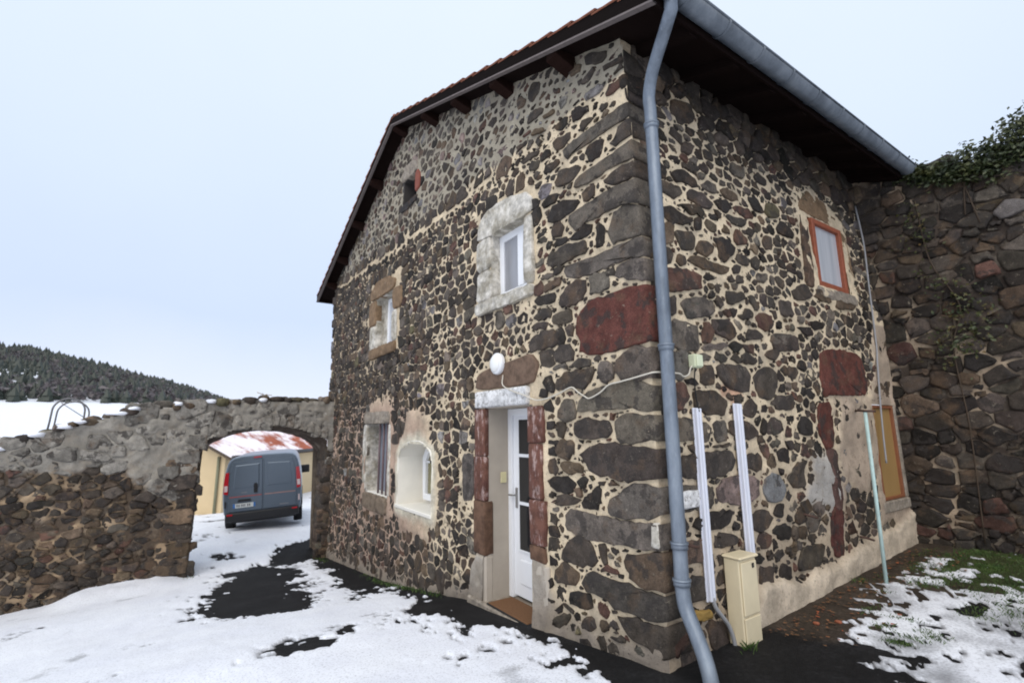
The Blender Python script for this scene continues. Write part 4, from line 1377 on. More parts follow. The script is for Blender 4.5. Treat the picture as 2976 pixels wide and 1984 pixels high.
# arched niche window
inner = NICHE
nc = np.mean(inner, axis=0)
def ngrow(p, g): d = np.array(p)-nc; return tuple(nc+d*(1+g/np.linalg.norm(d)))
k = len(inner)
rim = [ngrow(p, .09) for p in inner]; lip = [ngrow(p, .02) for p in inner]
NV = [(u, .02, v) for u, v in rim] + [(u, -.034, v) for u, v in lip] + [(u, -.020, v) for u, v in inner]
NV += [(u*.985-.066 if u > -4.45 else u*.97-.13, .40, v if v > .6 else v+.01) for u, v in inner]
NF = [[r*k+i, r*k+(i+1) % k, (r+1)*k+(i+1) % k, (r+1)*k+i] for r in range(3) for i in range(k)] + [[3*k+i for i in range(k)]]
w = mesh_obj('niche_window', NV, NF, white_plaster, house)
w['label'] = 'deep whitewashed arched niche with a small white window at the back'
PB = [(-4.84, .66), (-4.12, .66), (-4.12, 1.16), (-4.22, 1.27), (-4.48, 1.31), (-4.74, 1.27), (-4.84, 1.16)]
mesh_obj('glass_pane', [(u, .378, v) for u, v in PB], [list(range(len(PB)))], 'olive', w)
def arch_frame(P, grow, y0, y1):
    c = np.mean(P, axis=0); Q = []
    for p in P:
        d = np.array(p)-c; Q.append(c+d*(1+grow/np.linalg.norm(d)*1.25))
    n = len(P); V = [(p[0], y0, p[1]) for p in P]+[(q[0], y0, q[1]) for q in Q]+[(p[0], y1, p[1]) for p in P]+[(q[0], y1, q[1]) for q in Q]
    F = []
    for i in range(n):
        j = (i+1) % n
        F += [[i, j, n+j, n+i], [i, 2*n+i, 2*n+j, j], [n+i, n+j, 3*n+j, 3*n+i]]
    return V, F
mesh_obj('window_frame', *arch_frame(PB, .10, .335, .40), white_pvc, w)
box('glazing_bar', -4.84, -4.12, .36, .376, 1.12, 1.15, white_pvc, w)
V, F = box_vf(-5.13, -3.80, -.05, .36, .455, .512, .012, .003)
mesh_obj('window_sill', V, F, white_plaster, w)

# dark vent slit under the ridge
w = box('vent_slit', -5.30, -4.62, .20, .24, 5.44, 6.02, simple('dark_void', (.006, .006, .006), .9), house)
w['label'] = 'dark square vent hole with one brick red jamb under the ridge'
reveals(-5.25, -4.68, 5.50, 5.95, .205, simple('dark_reveal_stone', (.05, .045, .042), .9), w, .09, .002)  # one dark grey tone on all four vent reveals
gstone('jamb_stone', [(-4.69, 5.53), (-4.51, 5.55), (-4.50, 5.80), (-4.60, 5.93), (-4.69, 5.90)], 'brick' if 'brick' in MATS else MATS.setdefault('brick', simple('brick_red', (.22, .070, .048), .85, var=.3)), w, .03)
gstone('lintel_stone', [(-5.32, 5.955), (-4.66, 5.945), (-4.62, 6.06), (-4.80, 6.20), (-5.15, 6.22), (-5.32, 6.10)], 'oldconcrete', w, .02)
for P in ([(-5.36, 5.40), (-4.95, 5.36), (-4.93, 5.50), (-5.30, 5.50)], [(-4.93, 5.37), (-4.62, 5.38), (-4.64, 5.49), (-4.92, 5.50)]):
    gstone('jamb_stone', P, 'stone', w, .03, tint=(.04, .036, .036))

# red framed window on the side wall
redpaint = simple('orange_red_paint', (.28, .086, .046), .6, var=.38, scale=22, bump=.2)
a, b, c, d = S_OPEN['red']
lx = float(lean(3.6))
xs0, xs1 = lx-.03, lx+.034
fv = join_vf([box_vf(xs0, xs1, a-.005, a+.062, c, d, .005), box_vf(xs0, xs1, b-.062, b+.005, c, d, .005),
              box_vf(xs0, xs1-.002, a+.062, b-.062, c, c+.07, .005), box_vf(xs0, xs1-.002, a+.062, b-.062, d-.06, d, .005)])
w = mesh_obj('red_window', *fv, redpaint, house)
w['label'] = 'window with orange red wooden frame and net curtain on the side wall'
box('glass_pane', lx-.02, lx-.008, a+.05, b-.05, c+.05, d-.05, 'net', w, .001)
sstone('surround_stone', [(2.78, 4.08), (3.86, 4.08), (3.88, 4.20), (3.66, 4.34), (3.14, 4.45), (2.83, 4.22)], 'ochre', w, .022)
sstone('surround_stone', rect(3.735, 3.93, 3.15, 4.05, .01), 'ochre', w, .018)
sstone('window_sill', rect(2.85, 3.85, 3.07, 3.185, .012), 'oldconcrete', w, .025)

# boarded opening near the cross wall
a, b, c, d = S_OPEN['board']
t = NT('varnished_board')
f = t.noise(5, 5, .6, stretch=(1, 1, .4))
MATS['ochreboard'] = t.out(t.mix(f, (.30, .180, .065), (.38, .240, .100)), .42, .35)
brownpaint = simple('red_brown_frame', (.22, .085, .040), .6, var=.3)
fv = join_vf([box_vf(-.05, .020, a-.004, a+.03, c, d, .004), box_vf(-.05, .020, b-.03, b+.004, c, d, .004),
              box_vf(-.05, .019, a+.03, b-.03, c, c+.03, .004), box_vf(-.05, .019, a+.03, b-.03, d-.035, d, .004)])
w = mesh_obj('boarded_window', *fv, brownpaint, house)
w['label'] = 'tall opening closed by an ochre board near the cross wall'
box('board', -.035, -.012, a+.02, b-.02, c+.02, d-.02, 'ochreboard', w, .002)
box('concrete_sill', -.02, .040, a-.06, b+.09, c-.13, c-.003, 'oldconcrete', w, .015, .004)
box('concrete_jamb', -.02, .030, b+.006, b+.085, c-.002, d+.03, 'oldconcrete', w, .012, .004)

# lamp over the door -------------------------------------------------
opal = simple('opal_glass', (.80, .80, .78), .25, .5, var=.03)
lamp = thing('wall_lamp', 'round white bulkhead lamp fixed above the front door', 'lamp', (-2.10, -.03, 2.35))
LX, LZ = -2.10, 2.352
V, F = [], []
prof = [(.118, -.025), (.122, -.05), (.118, -.068), (.104, -.082), (.098, -.085), (.085, -.098), (.055, -.108), (.0, -.112)]
def lathe_y(prof, cx, cz, seg=28, sz=1.0):
    V, F = [], []
    for r, y in prof:
        for k in range(seg):
            a = 2*math.pi*k/seg; V.append((cx+r*math.cos(a), y, cz+r*math.sin(a)*sz))
    for i in range(len(prof)-1):
        for k in range(seg):
            k2 = (k+1) % seg; F.append([i*seg+k, i*seg+k2, (i+1)*seg+k2, (i+1)*seg+k])
    return V, F
mesh_obj('base_ring', *lathe_y(prof[:5]+[(.09, -.080)], LX, LZ), white_pvc, lamp, True)
mesh_obj('glass_dome', *lathe_y([(.097, -.075)]+prof[4:], LX, LZ), opal, lamp, True)

# junction box, cable
jb = thing('junction_box', 'pale green plastic junction box on the side wall beside the downpipe', 'junction box', (.03, .47, 2.16))
pale = simple('pale_green_plastic', (.62, .66, .47), .5, var=.06)
box('body', .015, .085, .425, .515, 2.105, 2.215, pale, jb, .012, seg=2)
box('cover', .085, .10, .432, .508, 2.112, 2.208, pale, jb, .006)
wire = simple('dirty_white_cable', (.56, .52, .44), .6, var=.15)
pts = [(-2.0, -.04, 2.215), (-1.95, -.075, 2.10), (-1.75, -.072, 2.02), (-1.55, -.066, 1.965), (-1.40, -.05, 1.915), (-1.22, -.048, 1.92), (-1.03, -.045, 1.96), (-.87, -.045, 2.0), (-.78, -.045, 1.95),
       (-.70, -.045, 1.91), (-.64, -.045, 1.89), (-.51, -.045, 1.93), (-.41, -.045, 1.985), (-.29, -.045, 2.0), (-.15, -.05, 2.015), (.0, -.05, 2.035), (.05, -.02, 2.045),
       (.045, .14, 2.05), (.045, .27, 2.05), (.045, .32, 2.03), (.048, .38, 2.05), (.05, .405, 2.10), (.05, .43, 2.12)]
o = tube('lamp_cable', smooth_path(pts, 4), .0065, wire, None, 8)
tag(o, 'thin pale cable looping along the wall from the door lamp to the junction box', 'cable')
o = tube('black_cable', smooth_path([(.06, .452, 2.11), (.042, .455, 2.0), (.04, .465, 1.86), (.055, .468, 1.76)], 5), .005, simple('black_rubber', (.015, .015, .015), .7), None, 8)
tag(o, 'short black cable dropping from the junction box to the left white trunking', 'cable')
grey_cable = simple('grey_cable', (.30, .30, .31), .6, var=.15)
o = tube('hanging_cable', smooth_path([(float(lean(4.5))+.05, 4.40, 4.55), (.0, 4.34, 4.0), (.02, 4.26, 3.5), (.04, 4.16, 2.63), (.045, 4.10, 2.4), (.05, 4.0, 1.9), (.05, 3.95, 1.5), (.05, 3.93, 1.2)], 6), .010, grey_cable, None, 8)
tag(o, 'grey cable hanging down the side wall near the inner corner', 'cable')

# white trunking ------------------------------------------------------
pvc2 = simple('pale_blue_white_pvc', (.66, .68, .76), .4, .4, var=.06)
def trunking(y0, y1, z0, z1, label):
    t = thing('cable_trunking', label, 'trunking', (.02, (y0+y1)/2, z0), group='white trunking on the side wall')
    w = y1-y0
    box('back_plate', .018, .032, y0, y1, z0, z1, pvc2, t, .003)
    for k in range(2):
        c = y0+w*(.28+.44*k)
        box('rib', .030, .060, c-w*.17, c+w*.17, z0+.004, z1-.004, pvc2, t, .006)
    return t
trunking(.425, .505, .37, 1.79, 'left white plastic trunking, nearer the downpipe, reaching lower')
trunking(.985, 1.075, .60, 1.835, 'right white plastic trunking rising behind the cream meter box')
o = tube('flexible_conduit', smooth_path([(.045, .47, .40), (.05, .49, .33), (.055, .56, .25), (.06, .62, .18), (.065, .66, .08), (.07, .675, -.02)], 6), .016, grey_cable, None, 10)
tag(o, 'grey flexible conduit curving from the left trunking into the ground', 'conduit')

# meter box
cream = simple('cream_polyester', (.68, .585, .40), .5, .35, var=.13, scale=7)
mb = thing('meter_box', 'cream plastic electricity meter cabinet standing against the side wall', 'meter box', (.09, .79, 0))
box('cabinet', .02, .145, .675, .905, -.04, .645, cream, mb, .008, seg=2)
box('door', .146, .158, .688, .893, .25, .625, cream, mb, .006)
box('lower_panel', .146, .156, .688, .893, .0, .235, cream, mb, .006)
box('top_lid', .010, .168, .664, .916, .646, .668, cream, mb, .008)
box('lock', .158, .166, .825, .850, .575, .61, simple('black_plastic', (.02, .02, .02), .5), mb, .003)

# turquoise pole, iron hooks
pol = simple('turquoise_paint', (.42, .56, .54), .55, var=.25, scale=20)
o = tube('turquoise_pole', [(.32, 2.755, .02), (.318, 2.79, .9), (.315, 2.82, 1.775)], .017, pol, None, 12)
tag(o, 'slim pale turquoise pole standing in front of the side wall', 'pole')
for pth, lab in (([(-.02, 3.46, 1.80), (.20, 3.0, 1.79), (.31, 2.80, 1.78), (.40, 2.84, 1.775)], 'rusty iron bracket holding the head of the turquoise pole'),
                 ([(-.03, 1.97, .835), (.05, 1.99, .825), (.10, 2.06, .80)], 'rusty iron peg in the side wall between the trunking and the red stones'),
                 ([(-.03, 3.10, .49), (.05, 3.14, .48), (.10, 3.20, .455)], 'rusty iron peg low in the side wall behind the turquoise pole'),
                 ([(-.03, .20, .81), (.06, .22, .80), (.10, .28, .785)], 'rusty iron peg sticking out just right of the downpipe')):
    o = tube('iron_peg', pth, .011, iron, None, 8); tag(o, lab, 'iron peg', 'iron pegs in the side wall')
# painted and patched stones near the corner
o = sstone('painted_stone', [(.162, 1.165), (.30, 1.172), (.466, 1.166), (.45, 1.10), (.44, 1.045), (.30, 1.04), (.158, 1.047), (.165, 1.1)], 'whitelintel', side, .028)
o['label'] = 'stone with flaking white paint between downpipe and trunking'
o = sstone('ochre_block', [(.19, .345), (.34, .335), (.474, .302), (.47, .245), (.33, .262), (.215, .285)], simple('yellow_ochre', (.30, .19, .055), .85, var=.35, scale=20), side, .05)
o = gstone('lime_patch', [(-.062, .965), (.002, .97), (.004, .88), (.002, .79), (-.07, .785), (-.066, .88)], 'limed', gable, .034, .03, 1, .003, .006)

# ------------------------------------------------------------------ wall with the archway
AX, AB = -9.30, -10.25        # front and back of the arch wall
AYL, AYR = -2.58, -.12
def fr_arch(u, v, n): return (AX+n, u, v)
def arch_front(y):
    t = np.clip((y-(AYL+AYR)/2)/((AYR-AYL)/2), -1, 1); return 1.42+.33*(1-t*t)
def arch_back(y):
    t = np.clip((y-(AYL+AYR)/2)/((AYR-AYL)/2), -1, 1); return .98+.66*np.sqrt(np.clip(1-t*t, 0, 1))
def arch_top(y):
    return np.interp(y, [-12, -7, -5.4, -4.9, -4.35, -3.7, -3.1, -2.5, -1.2, .1], [.4, 1.0, 1.38, 1.60, 1.80, 2.02, 2.12, 2.19, 2.26, 2.30])
archwall = thing('arch_wall', 'rubble boundary wall with a wide low archway, half covered in grey render', 'wall', (AX, -3, -1.2))
def grey_zone(u, v):
    lo = np.interp(u, [-12, -5, -4.2, -3.6, -3.25, -2.95, -2.75, -2.6, .1], [1.0, 1.0, .95, .86, .45, .28, .75, .92, .9])
    return smooth(-.08, .10, v-lo+fbm(u*4, v*4, None, 4, 3)*.26)
def n_arch(u, v):
    return fbm(u*3, v*4, None, 4, 83)*.05+fbm(u*11, v*13, None, 4, 85)*.035+grey_zone(u, v)*.040
def t_arch(u, v):
    s = u.shape+(1,)
    g = grey_zone(u, v).reshape(s)
    tan = smooth(.04, .26, fbm(u*3.1, v*4.2, None, 4, 89)).reshape(s)
    c = (np.array([.115, .085, .062])*(1-tan)+np.array([.42, .30, .19])*tan)*(1-g)+np.array([.33, .305, .265])*g
    return c*(1+.35*fbm(u*2.2, v*2.2, None, 3, 87).reshape(s))
def keep_arch(u, v):
    return (v < arch_top(u)) & ~((u > AYL) & (u < AYR) & (v < arch_front(u)))
us = np.concatenate([np.arange(-12, -6, .12), np.arange(-6, .03, .03)]); vs = np.arange(-2.6, 2.4, .03)
aface = wall_sheet('wall_face', us, vs, keep_arch, fr_arch, n_arch, t_arch, archwall)
# reveals and vault of the archway
N = 26
ys = np.linspace(AYL, AYR, N)
V, F = [], []
ncol = 7
prof = [(AYL, -1.7), (AYL, -.8), (AYL, .2)] + [(y, None) for y in ys] + [(AYR, .2), (AYR, -.8), (AYR, -1.7)]
for y, z in prof:
    for k in range(ncol):
        f = k/(ncol-1)
        zz = z if z is not None else float(arch_front(y))*(1-f)+float(arch_back(y))*f
        V.append((AX+.03+(AB-AX-.03)*f, y+.02*random.uniform(-1, 1), zz+.015*random.uniform(-1, 1)))
for i in range(len(prof)-1):
    for k in range(ncol-1): F.append([i*ncol+k, (i+1)*ncol+k, (i+1)*ncol+k+1, i*ncol+k+1])
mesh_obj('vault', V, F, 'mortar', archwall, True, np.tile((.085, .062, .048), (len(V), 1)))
# back face and broad top
yb = np.concatenate([np.linspace(-12, AYL, 30), ys[1:-1], np.linspace(AYR, .02, 3)])
V, F = [], []
for y in yb:
    lo = -2.6 if (y <= AYL or y >= AYR) else float(arch_back(y))
    V += [(AB, y, lo), (AB, y, float(arch_top(y))), (AX-.02, y, float(arch_top(y))+.01)]
for i in range(len(yb)-1): F += [[3*i, 3*i+1, 3*i+4, 3*i+3], [3*i+1, 3*i+2, 3*i+5, 3*i+4]]
mesh_obj('wall_core', V, F, 'mortar', archwall, False, np.tile((.20, .165, .13), (len(V), 1)))
AST = []
def r_arch(u, v): return np.where(u < -6, .16, .098)
def ok_arch(u, v):
    k = (v < arch_top(u)-.05) & (v > ground_z(0*u+AX, u)-.15) & ~((u > AYL-.05) & (u < AYR+.05) & (v < arch_front(u)+.05))
    return k & (RNG.uniform(0, 1, u.shape) > grey_zone(u, v)*.72)
for P, r in rubble((-9.5, 0), (-1.9, 2.3), ok_arch, r_arch, [], 1.3, 10, 9, (.115, .12, .36)):
    c = np.mean(P, axis=0); a = math.sqrt(area(P))
    g = float(grey_zone(np.array([c[0]]), np.array([c[1]]))[0])
    s = max(.4, 1-random.uniform(.003, .022)/(a*.5))
    Q = [c+(np.array(p)-c)*s for p in P]
    V, F = stone_vf(Q, fr_arch, .030*random.uniform(.4, 1.6)+g*.024, .05, .010, False, 1, min(.014, a*.11))
    if g > .5: tn = np.array([.27, .25, .22])*random.uniform(.6, 1.15)
    else: tn = tint_for(pick({'k': 5, 'd': 8, 'b': 5, 'r': 1.5, 'g': 1.5}))*1.0
    AST.append(dict(V=V, F=F, tint=tn, wall='a', size=seen_size(V, area(Q), (1, 0, 0))))
y = AYL+.02                                           # roughly dressed jamb stones and arch stones on the left side of the opening
for k in range(8):
    z0 = -1.35+k*.31
    P = rect(AYL-random.uniform(.28, .55), AYL+.015, z0+.012, z0+.30, .015)
    V, F = stone_vf(P, fr_arch, .045, .7, .010, False, 1, .012)
    AST.append(dict(V=V, F=F, tint=tint_for(pick({'d': 4, 'b': 4, 'p': .6, 'g': 1})), wall='a', size=seen_size(V, area(P), (1, 0, 0))))
for k in range(7):
    z0 = -1.25+k*.36
    P = rect(AYR-.012, AYR+.15, z0+.012, z0+.35, .008)
    V, F = stone_vf(P, fr_arch, .035, .85, .006, False, 1, .01)
    AST.append(dict(V=V, F=F, tint=tint_for(pick({'b': 4, 'd': 2})), wall='a', size=seen_size(V, area(P), (1, 0, 0))))
n = 17
for k in range(n):                                    # flat stones turned over the arch, under the render
    y0, y1 = AYL+(AYR-AYL)*k/n, AYL+(AYR-AYL)*(k+1)/n
    P = [(y0+.012, float(arch_front(y0))+.004), (y1-.012, float(arch_front(y1))+.004), (y1-.006+.03*(k-n/2)/n, float(arch_front(y1))+random.uniform(.24, .36)), (y0+.006+.03*(k-n/2)/n, float(arch_front(y0))+random.uniform(.24, .36))]
    V, F = stone_vf(P, fr_arch, .055, .5, .008, False, 1, .012)
    AST.append(dict(V=V, F=F, tint=np.array([.29, .265, .23])*random.uniform(.8, 1.15), wall='a', size=seen_size(V, area(P), (1, 0, 0))))
emit_stones(AST, {'a': aface}, 300)
# loose capping stones and the snow left between them
def lump(cx, cy, cz, sx, sy, sz, seed, rough=.22):
    import bmesh
    bm = bmesh.new(); bmesh.ops.create_icosphere(bm, subdivisions=2, radius=1)
    co = np.array([v.co for v in bm.verts])
    d = 1+rough*fbm(co[:, 0]*1.4+seed, co[:, 1]*1.4, co[:, 2]*1.4, 3, seed)*1.6
    co = np.sign(co)*np.abs(co)**.72*d[:, None]
    F = [[v.index for v in f.verts] for f in bm.faces]; bm.free()
    return co*np.array([sx, sy, sz])+np.array([cx, cy, cz]), F
y = -7.5; k = 0
while y < -.05:
    wd = random.uniform(.14, .34)
    for xx in (AX-.12, AX-.5):
        if random.random() < .92:
            V, F = lump(xx+random.uniform(-.05, .05), y+wd/2, float(arch_top(y+wd/2))+random.uniform(-.01, .06), random.uniform(.14, .24), wd*.52, random.uniform(.05, .11), k)
            mesh_obj('capping_stone', V, F, 'stone', archwall, True, np.tile(tint_for(pick({'k': 2, 'd': 4, 'b': 3, 'o': 2, 'g': 1})), (len(V), 1)))
        k += 1
    y += wd*.96
for yy, ln in ((-5.55, .30), (-4.62, .13), (-4.40, .10), (-3.92, .20), (-3.68, .10), (-3.0, .08), (-2.45, .10), (-1.5, .08), (-4.98, .12)):
    V, F = lump(AX-.05, yy, float(arch_top(yy))+.05, .20, ln, .045, int(yy*100), .3)
    mesh_obj('snow_patch', V, F, 'snow', archwall, True, np.ones((len(V), 3)))

# ------------------------------------------------------------------ ivy-topped cross wall on the right
def fr_cross(u, v, n): return (u, LEN-n, v)
cross = thing('cross_wall', 'tall dark rubble wall meeting the house at the inner corner, ivy along its top', 'wall', (1.5, LEN, .2))
def cross_top(u): return np.interp(u, [-.3, .3, .62, .85, 1.2, 1.6, 2.2, 5], [4.98, 4.90, 4.78, 4.62, 4.68, 4.78, 4.88, 5.0])+fbm(np.asarray(u)*3, np.asarray(u)*0+3, None, 3, 5)*.06
def n_cross(u, v): return fbm(u*4, v*5, None, 4, 93)*.035+fbm(u*13, v*15, None, 3, 95)*.02
def t_cross(u, v):
    s = u.shape+(1,)
    c = np.array([.08, .062, .05])*np.ones(s)
    pale = smooth(.05, .30, fbm(u*2.6+4, v*2.2, None, 4, 97)+.10*smooth(2.6, .8, v)-.06).reshape(s)
    return c*(1-pale)+np.array([.54, .42, .30])*pale
us = np.arange(-.15, 4.6, .03); vs = np.arange(-.4, 5.1, .03)
cface = wall_sheet('wall_face', us, vs, lambda u, v: v < cross_top(u), fr_cross, n_cross, t_cross, cross)
V, F = [], []
for u in np.linspace(-.15, 4.55, 20):
    V += [(u, LEN+.02, float(cross_top(u))-.03), (u, LEN+.55, float(cross_top(u))-.03), (u, LEN+.55, -.4)]
for i in range(19): F += [[3*i, 3*i+3, 3*i+4, 3*i+1], [3*i+1, 3*i+4, 3*i+5, 3*i+2]]
F.append([57, 58, 59])
mesh_obj('wall_core', V, F, 'mortar', cross, False, np.tile((.15, .12, .10), (len(V), 1)))
CST = []
def ok_cross(u, v): return (v < cross_top(u)-.11) & (v > .15) & ~((u < .25) & (v < 3.0) & (RNG.uniform(0, 1, u.shape) < .25))
def r_cross(u, v): return np.where(u > 2.4, .17, np.where(v < .8, .15, .115))
for P, r in rubble((-.1, 4.5), (.0, 4.9), ok_cross, r_cross, [], 1.25, 10, 19, (.15, .13, .38)):
    c = np.mean(P, axis=0); a = math.sqrt(area(P))
    s = max(.4, 1-random.uniform(.000, .018)/(a*.5))
    Q = [c+(np.array(p)-c)*s for p in P]
    V, F = stone_vf(Q, fr_cross, .034*random.uniform(.4, 1.6), .05, .011, False, 1, min(.012, a*.08))
    pale = c[0] > 1.0 and c[1] > 3.4
    w_ = {'g': 5, 'l': 1.2, 'd': 5, 'b': 2} if pale else {'k': 5, 'd': 8, 'b': 2.2, 'r': 1.6, 'g': 1.2}
    CST.append(dict(V=V, F=F, tint=tint_for(pick(w_))*.82, wall='c', size=seen_size(V, area(Q), (0, 1, 0))))
emit_stones(CST, {'c': cface}, 300)

def leaf_cloud(n, pos, size, rng, dirn=(0, -1, .6)):
    """many small leaf faces; pos(i) gives a point"""
    V, F = [], []
    for i in range(n):
        p = np.array(pos(i)); s = size*rng.uniform(.6, 1.4)
        nd = np.array(dirn)+rng.normal(0, .7, 3); nd /= np.linalg.norm(nd)
        a = np.cross(nd, rng.normal(0, 1, 3)); a /= np.linalg.norm(a)+1e-9
        b = np.cross(nd, a); k = len(V)
        V += [tuple(p-a*s), tuple(p-b*s*.55+nd*s*.12), tuple(p+a*s), tuple(p+b*s*.55+nd*s*.12)]
        F += [[k, k+1, k+2], [k, k+2, k+3]]
    return V, F
def m_leaf(name, a, b, c):
    t = NT(name)
    m = t.out(t.ramp(t.noise(9, 3), ((.3, a), (.5, b), (.75, c))), .5, .4); return m
MATS['ivy'] = m_leaf('ivy_leaf', (.010, .016, .007), (.030, .042, .013), (.11, .11, .038))
MATS['vine'] = m_leaf('vine_leaf', (.02, .035, .012), (.05, .06, .018), (.13, .075, .025))
MATS['twig'] = simple('twig_bark', (.07, .05, .035), .9, var=.3)
ivy = thing('ivy', 'thick green ivy spilling over the top of the dark cross wall', 'ivy', (1.6, LEN, 4.6))
rg = np.random.default_rng(4)
def ivy_pos(i):
    u = .35+3.2*rg.uniform(0, 1)**1.5
    th = np.interp(u, [.3, .6, .85, 1.1, 1.6, 2.5, 4.3], [.05, .12, .20, .36, .52, .60, .7])
    t = rg.uniform(0, 1)
    z = float(cross_top(u))+rg.normal(.0, .05)+(t-.60)*th+.10*math.sin(u*9)*th
    return (u, LEN-rg.uniform(-.30, .20)*min(1, th*4), z)
V, F = leaf_cloud(17000, ivy_pos, .028, rg, (0, -.8, .7))
mesh_obj('foliage', V, F, 'ivy', ivy)
st = []
for k in range(12):
    u = rg.uniform(.9, 3.6); z = float(cross_top(u))
    mesh_obj('stem', *tube_vf(smooth_path([(u, LEN-.05, z-.5-rg.uniform(0, .6)), (u+rg.normal(0, .1), LEN-.06, z-.1), (u+rg.normal(0, .15), LEN+.0, z+.12)], 3), .009, 5), 'twig', ivy, True)
sprig = []
for k in range(2):
    u = 1.25+k*.25; z = float(cross_top(u))
    tip = (u-.12+rg.normal(0, .03), LEN-.02, z+.20+.04*k)
    sprig.append(((u, LEN, z+.02), tip))
for a, b in sprig: mesh_obj('stem', *tube_vf([a, ((a[0]+b[0])/2-.01, a[1], (a[2]+b[2])/2+.03), b], .004, 5), 'twig', ivy, True)
V, F = leaf_cloud(45, lambda i: np.array(sprig[i % 2][1])+rg.normal(0, .045, 3), .026, rg)
mesh_obj('shoot_leaves', V, F, 'ivy', ivy)
vine = thing('trailing_vine', 'sparse browning vine trailing down the middle of the dark cross wall', 'vine', (.75, LEN, 2.6))
cl = [(.62, 3.35), (.80, 3.1), (.9, 2.95), (.72, 2.8), (.60, 2.62), (.85, 2.6), (.95, 2.75), (.5, 4.2), (.55, 3.9), (.7, 2.45)]
def vine_pos(i):
    c = cl[i % len(cl)]; return (c[0]+rg.normal(0, .09), LEN-.07-rg.uniform(0, .05), c[1]+rg.normal(0, .12))
V, F = leaf_cloud(420, vine_pos, .022, rg)
mesh_obj('foliage', V, F, 'vine', vine)
mesh_obj('stem', *tube_vf(smooth_path([(.55, LEN-.05, 4.4), (.6, LEN-.06, 3.6), (.8, LEN-.07, 3.0), (.68, LEN-.06, 2.5), (.7, LEN-.05, 1.6), (.66, LEN-.05, .35)], 5), .007, 5), 'twig', vine, True)

# ------------------------------------------------------------------ grass, leaves, litter
MATS['grass'] = m_leaf('grass_blade', (.022, .045, .012), (.055, .10, .022), (.11, .15, .045))
def blades(spots, name, label, blade=.07):
    rg = np.random.default_rng(12); V, F = [], []
    for (cx, cy, sx, sy, n) in spots:
        for i in range(n):
            x, y = cx+rg.normal(0, sx), cy+rg.normal(0, sy)
            if inside_house(x-.1, y+.05): continue
            z = float(ground_z(x, y)); h = blade*rg.uniform(.5, 1.4); a = rg.uniform(0, 6.28); w = .0035
            dx, dy = math.cos(a), math.sin(a); lx, ly = rg.normal(0, .5)*h, rg.normal(0, .5)*h; k = len(V)
            V += [(x-dy*w, y+dx*w, z-.01), (x+dy*w, y-dx*w, z-.01), (x+lx*.5, y+ly*.5, z+h*.6), (x+lx, y+ly, z+h*.85)]
            F += [[k, k+1, k+2], [k+1, k+3, k+2]]
    o = mesh_obj(name, V, F, 'grass'); o['kind'] = 'stuff'; tag(o, label, 'grass'); return o
spots = [(.65, 1.70, .04, .04, 90), (.81, 1.48, .045, .03, 130), (.86, 1.62, .05, .03, 100), (.89, 1.79, .04, .03, 80), (.97, 1.72, .04, .03, 90), (.68, 1.93, .05, .03, 80), (.75, 1.96, .04, .03, 70)]
for i in range(46):
    spots.append((RNG.uniform(.42, 1.7), RNG.uniform(2.9, 4.45), .07, .10, 130))
for i in range(16): spots.append((RNG.uniform(.95, 1.6), RNG.uniform(2.3, 2.75), .06, .05, 60))
for i in range(14): spots.append((RNG.uniform(.12, .5), RNG.uniform(1.9, 4.3), .04, .06, 30))
blades(spots, 'grass', 'patchy green grass poking through the thin snow by the cross wall', .026)
spots = [(-5.3, -.10, .5, .04, 260), (-4.3, -.10, .35, .03, 130), (-3.6, -.09, .2, .03, 50), (-9.15, -2.65, .10, .10, 160), (.16, .70, .03, .04, 60), (-9.0, -.2, .3, .05, 90)]
blades(spots, 'wall_foot_grass', 'thin green tufts along the foot of the gable and the arch', .045)
V, F = [], []
rg = np.random.default_rng(8)
for i in range(420):
    y = rg.uniform(1.0, 4.2); x = .12+abs(rg.normal(0, .22)); z = float(ground_z(x, y))+.016
    s = rg.uniform(.006, .022); a = rg.uniform(0, 6.28); k = len(V)
    V += [(x+math.cos(a+t)*s, y+math.sin(a+t)*s*.6, z+rg.uniform(0, .008)) for t in (0, 1.57, 3.14, 4.71)]; F.append([k, k+1, k+2, k+3])
t = NT('dead_leaf'); MATS['dead'] = t.out(t.ramp(t.noise(11, 2), ((.35, (.10, .055, .03)), (.55, (.19, .10, .05)), (.72, (.42, .10, .04)))), .8, .2)
o = mesh_obj('fallen_leaves', V, F, 'dead'); o['kind'] = 'stuff'; tag(o, 'dead leaves and litter on the soil along the side wall', 'leaves')
for i, (x, y, lab) in enumerate(((.30, 1.42, 'chip of orange brick lying on the soil, nearer the side wall'), (.40, 1.56, 'chip of orange brick lying on the soil, nearer the snow'))):
    V, F = lump(x, y, float(ground_z(x, y))+.010, .026, .018, .012, 40+i)
    o = mesh_obj('brick_chip', V, F, 'brickchip' if 'brickchip' in MATS else MATS.setdefault('brickchip', simple('orange_brick', (.28, .095, .05), .85)), None, True)
    tag(o, lab, 'brick chip', 'brick chips on the soil')

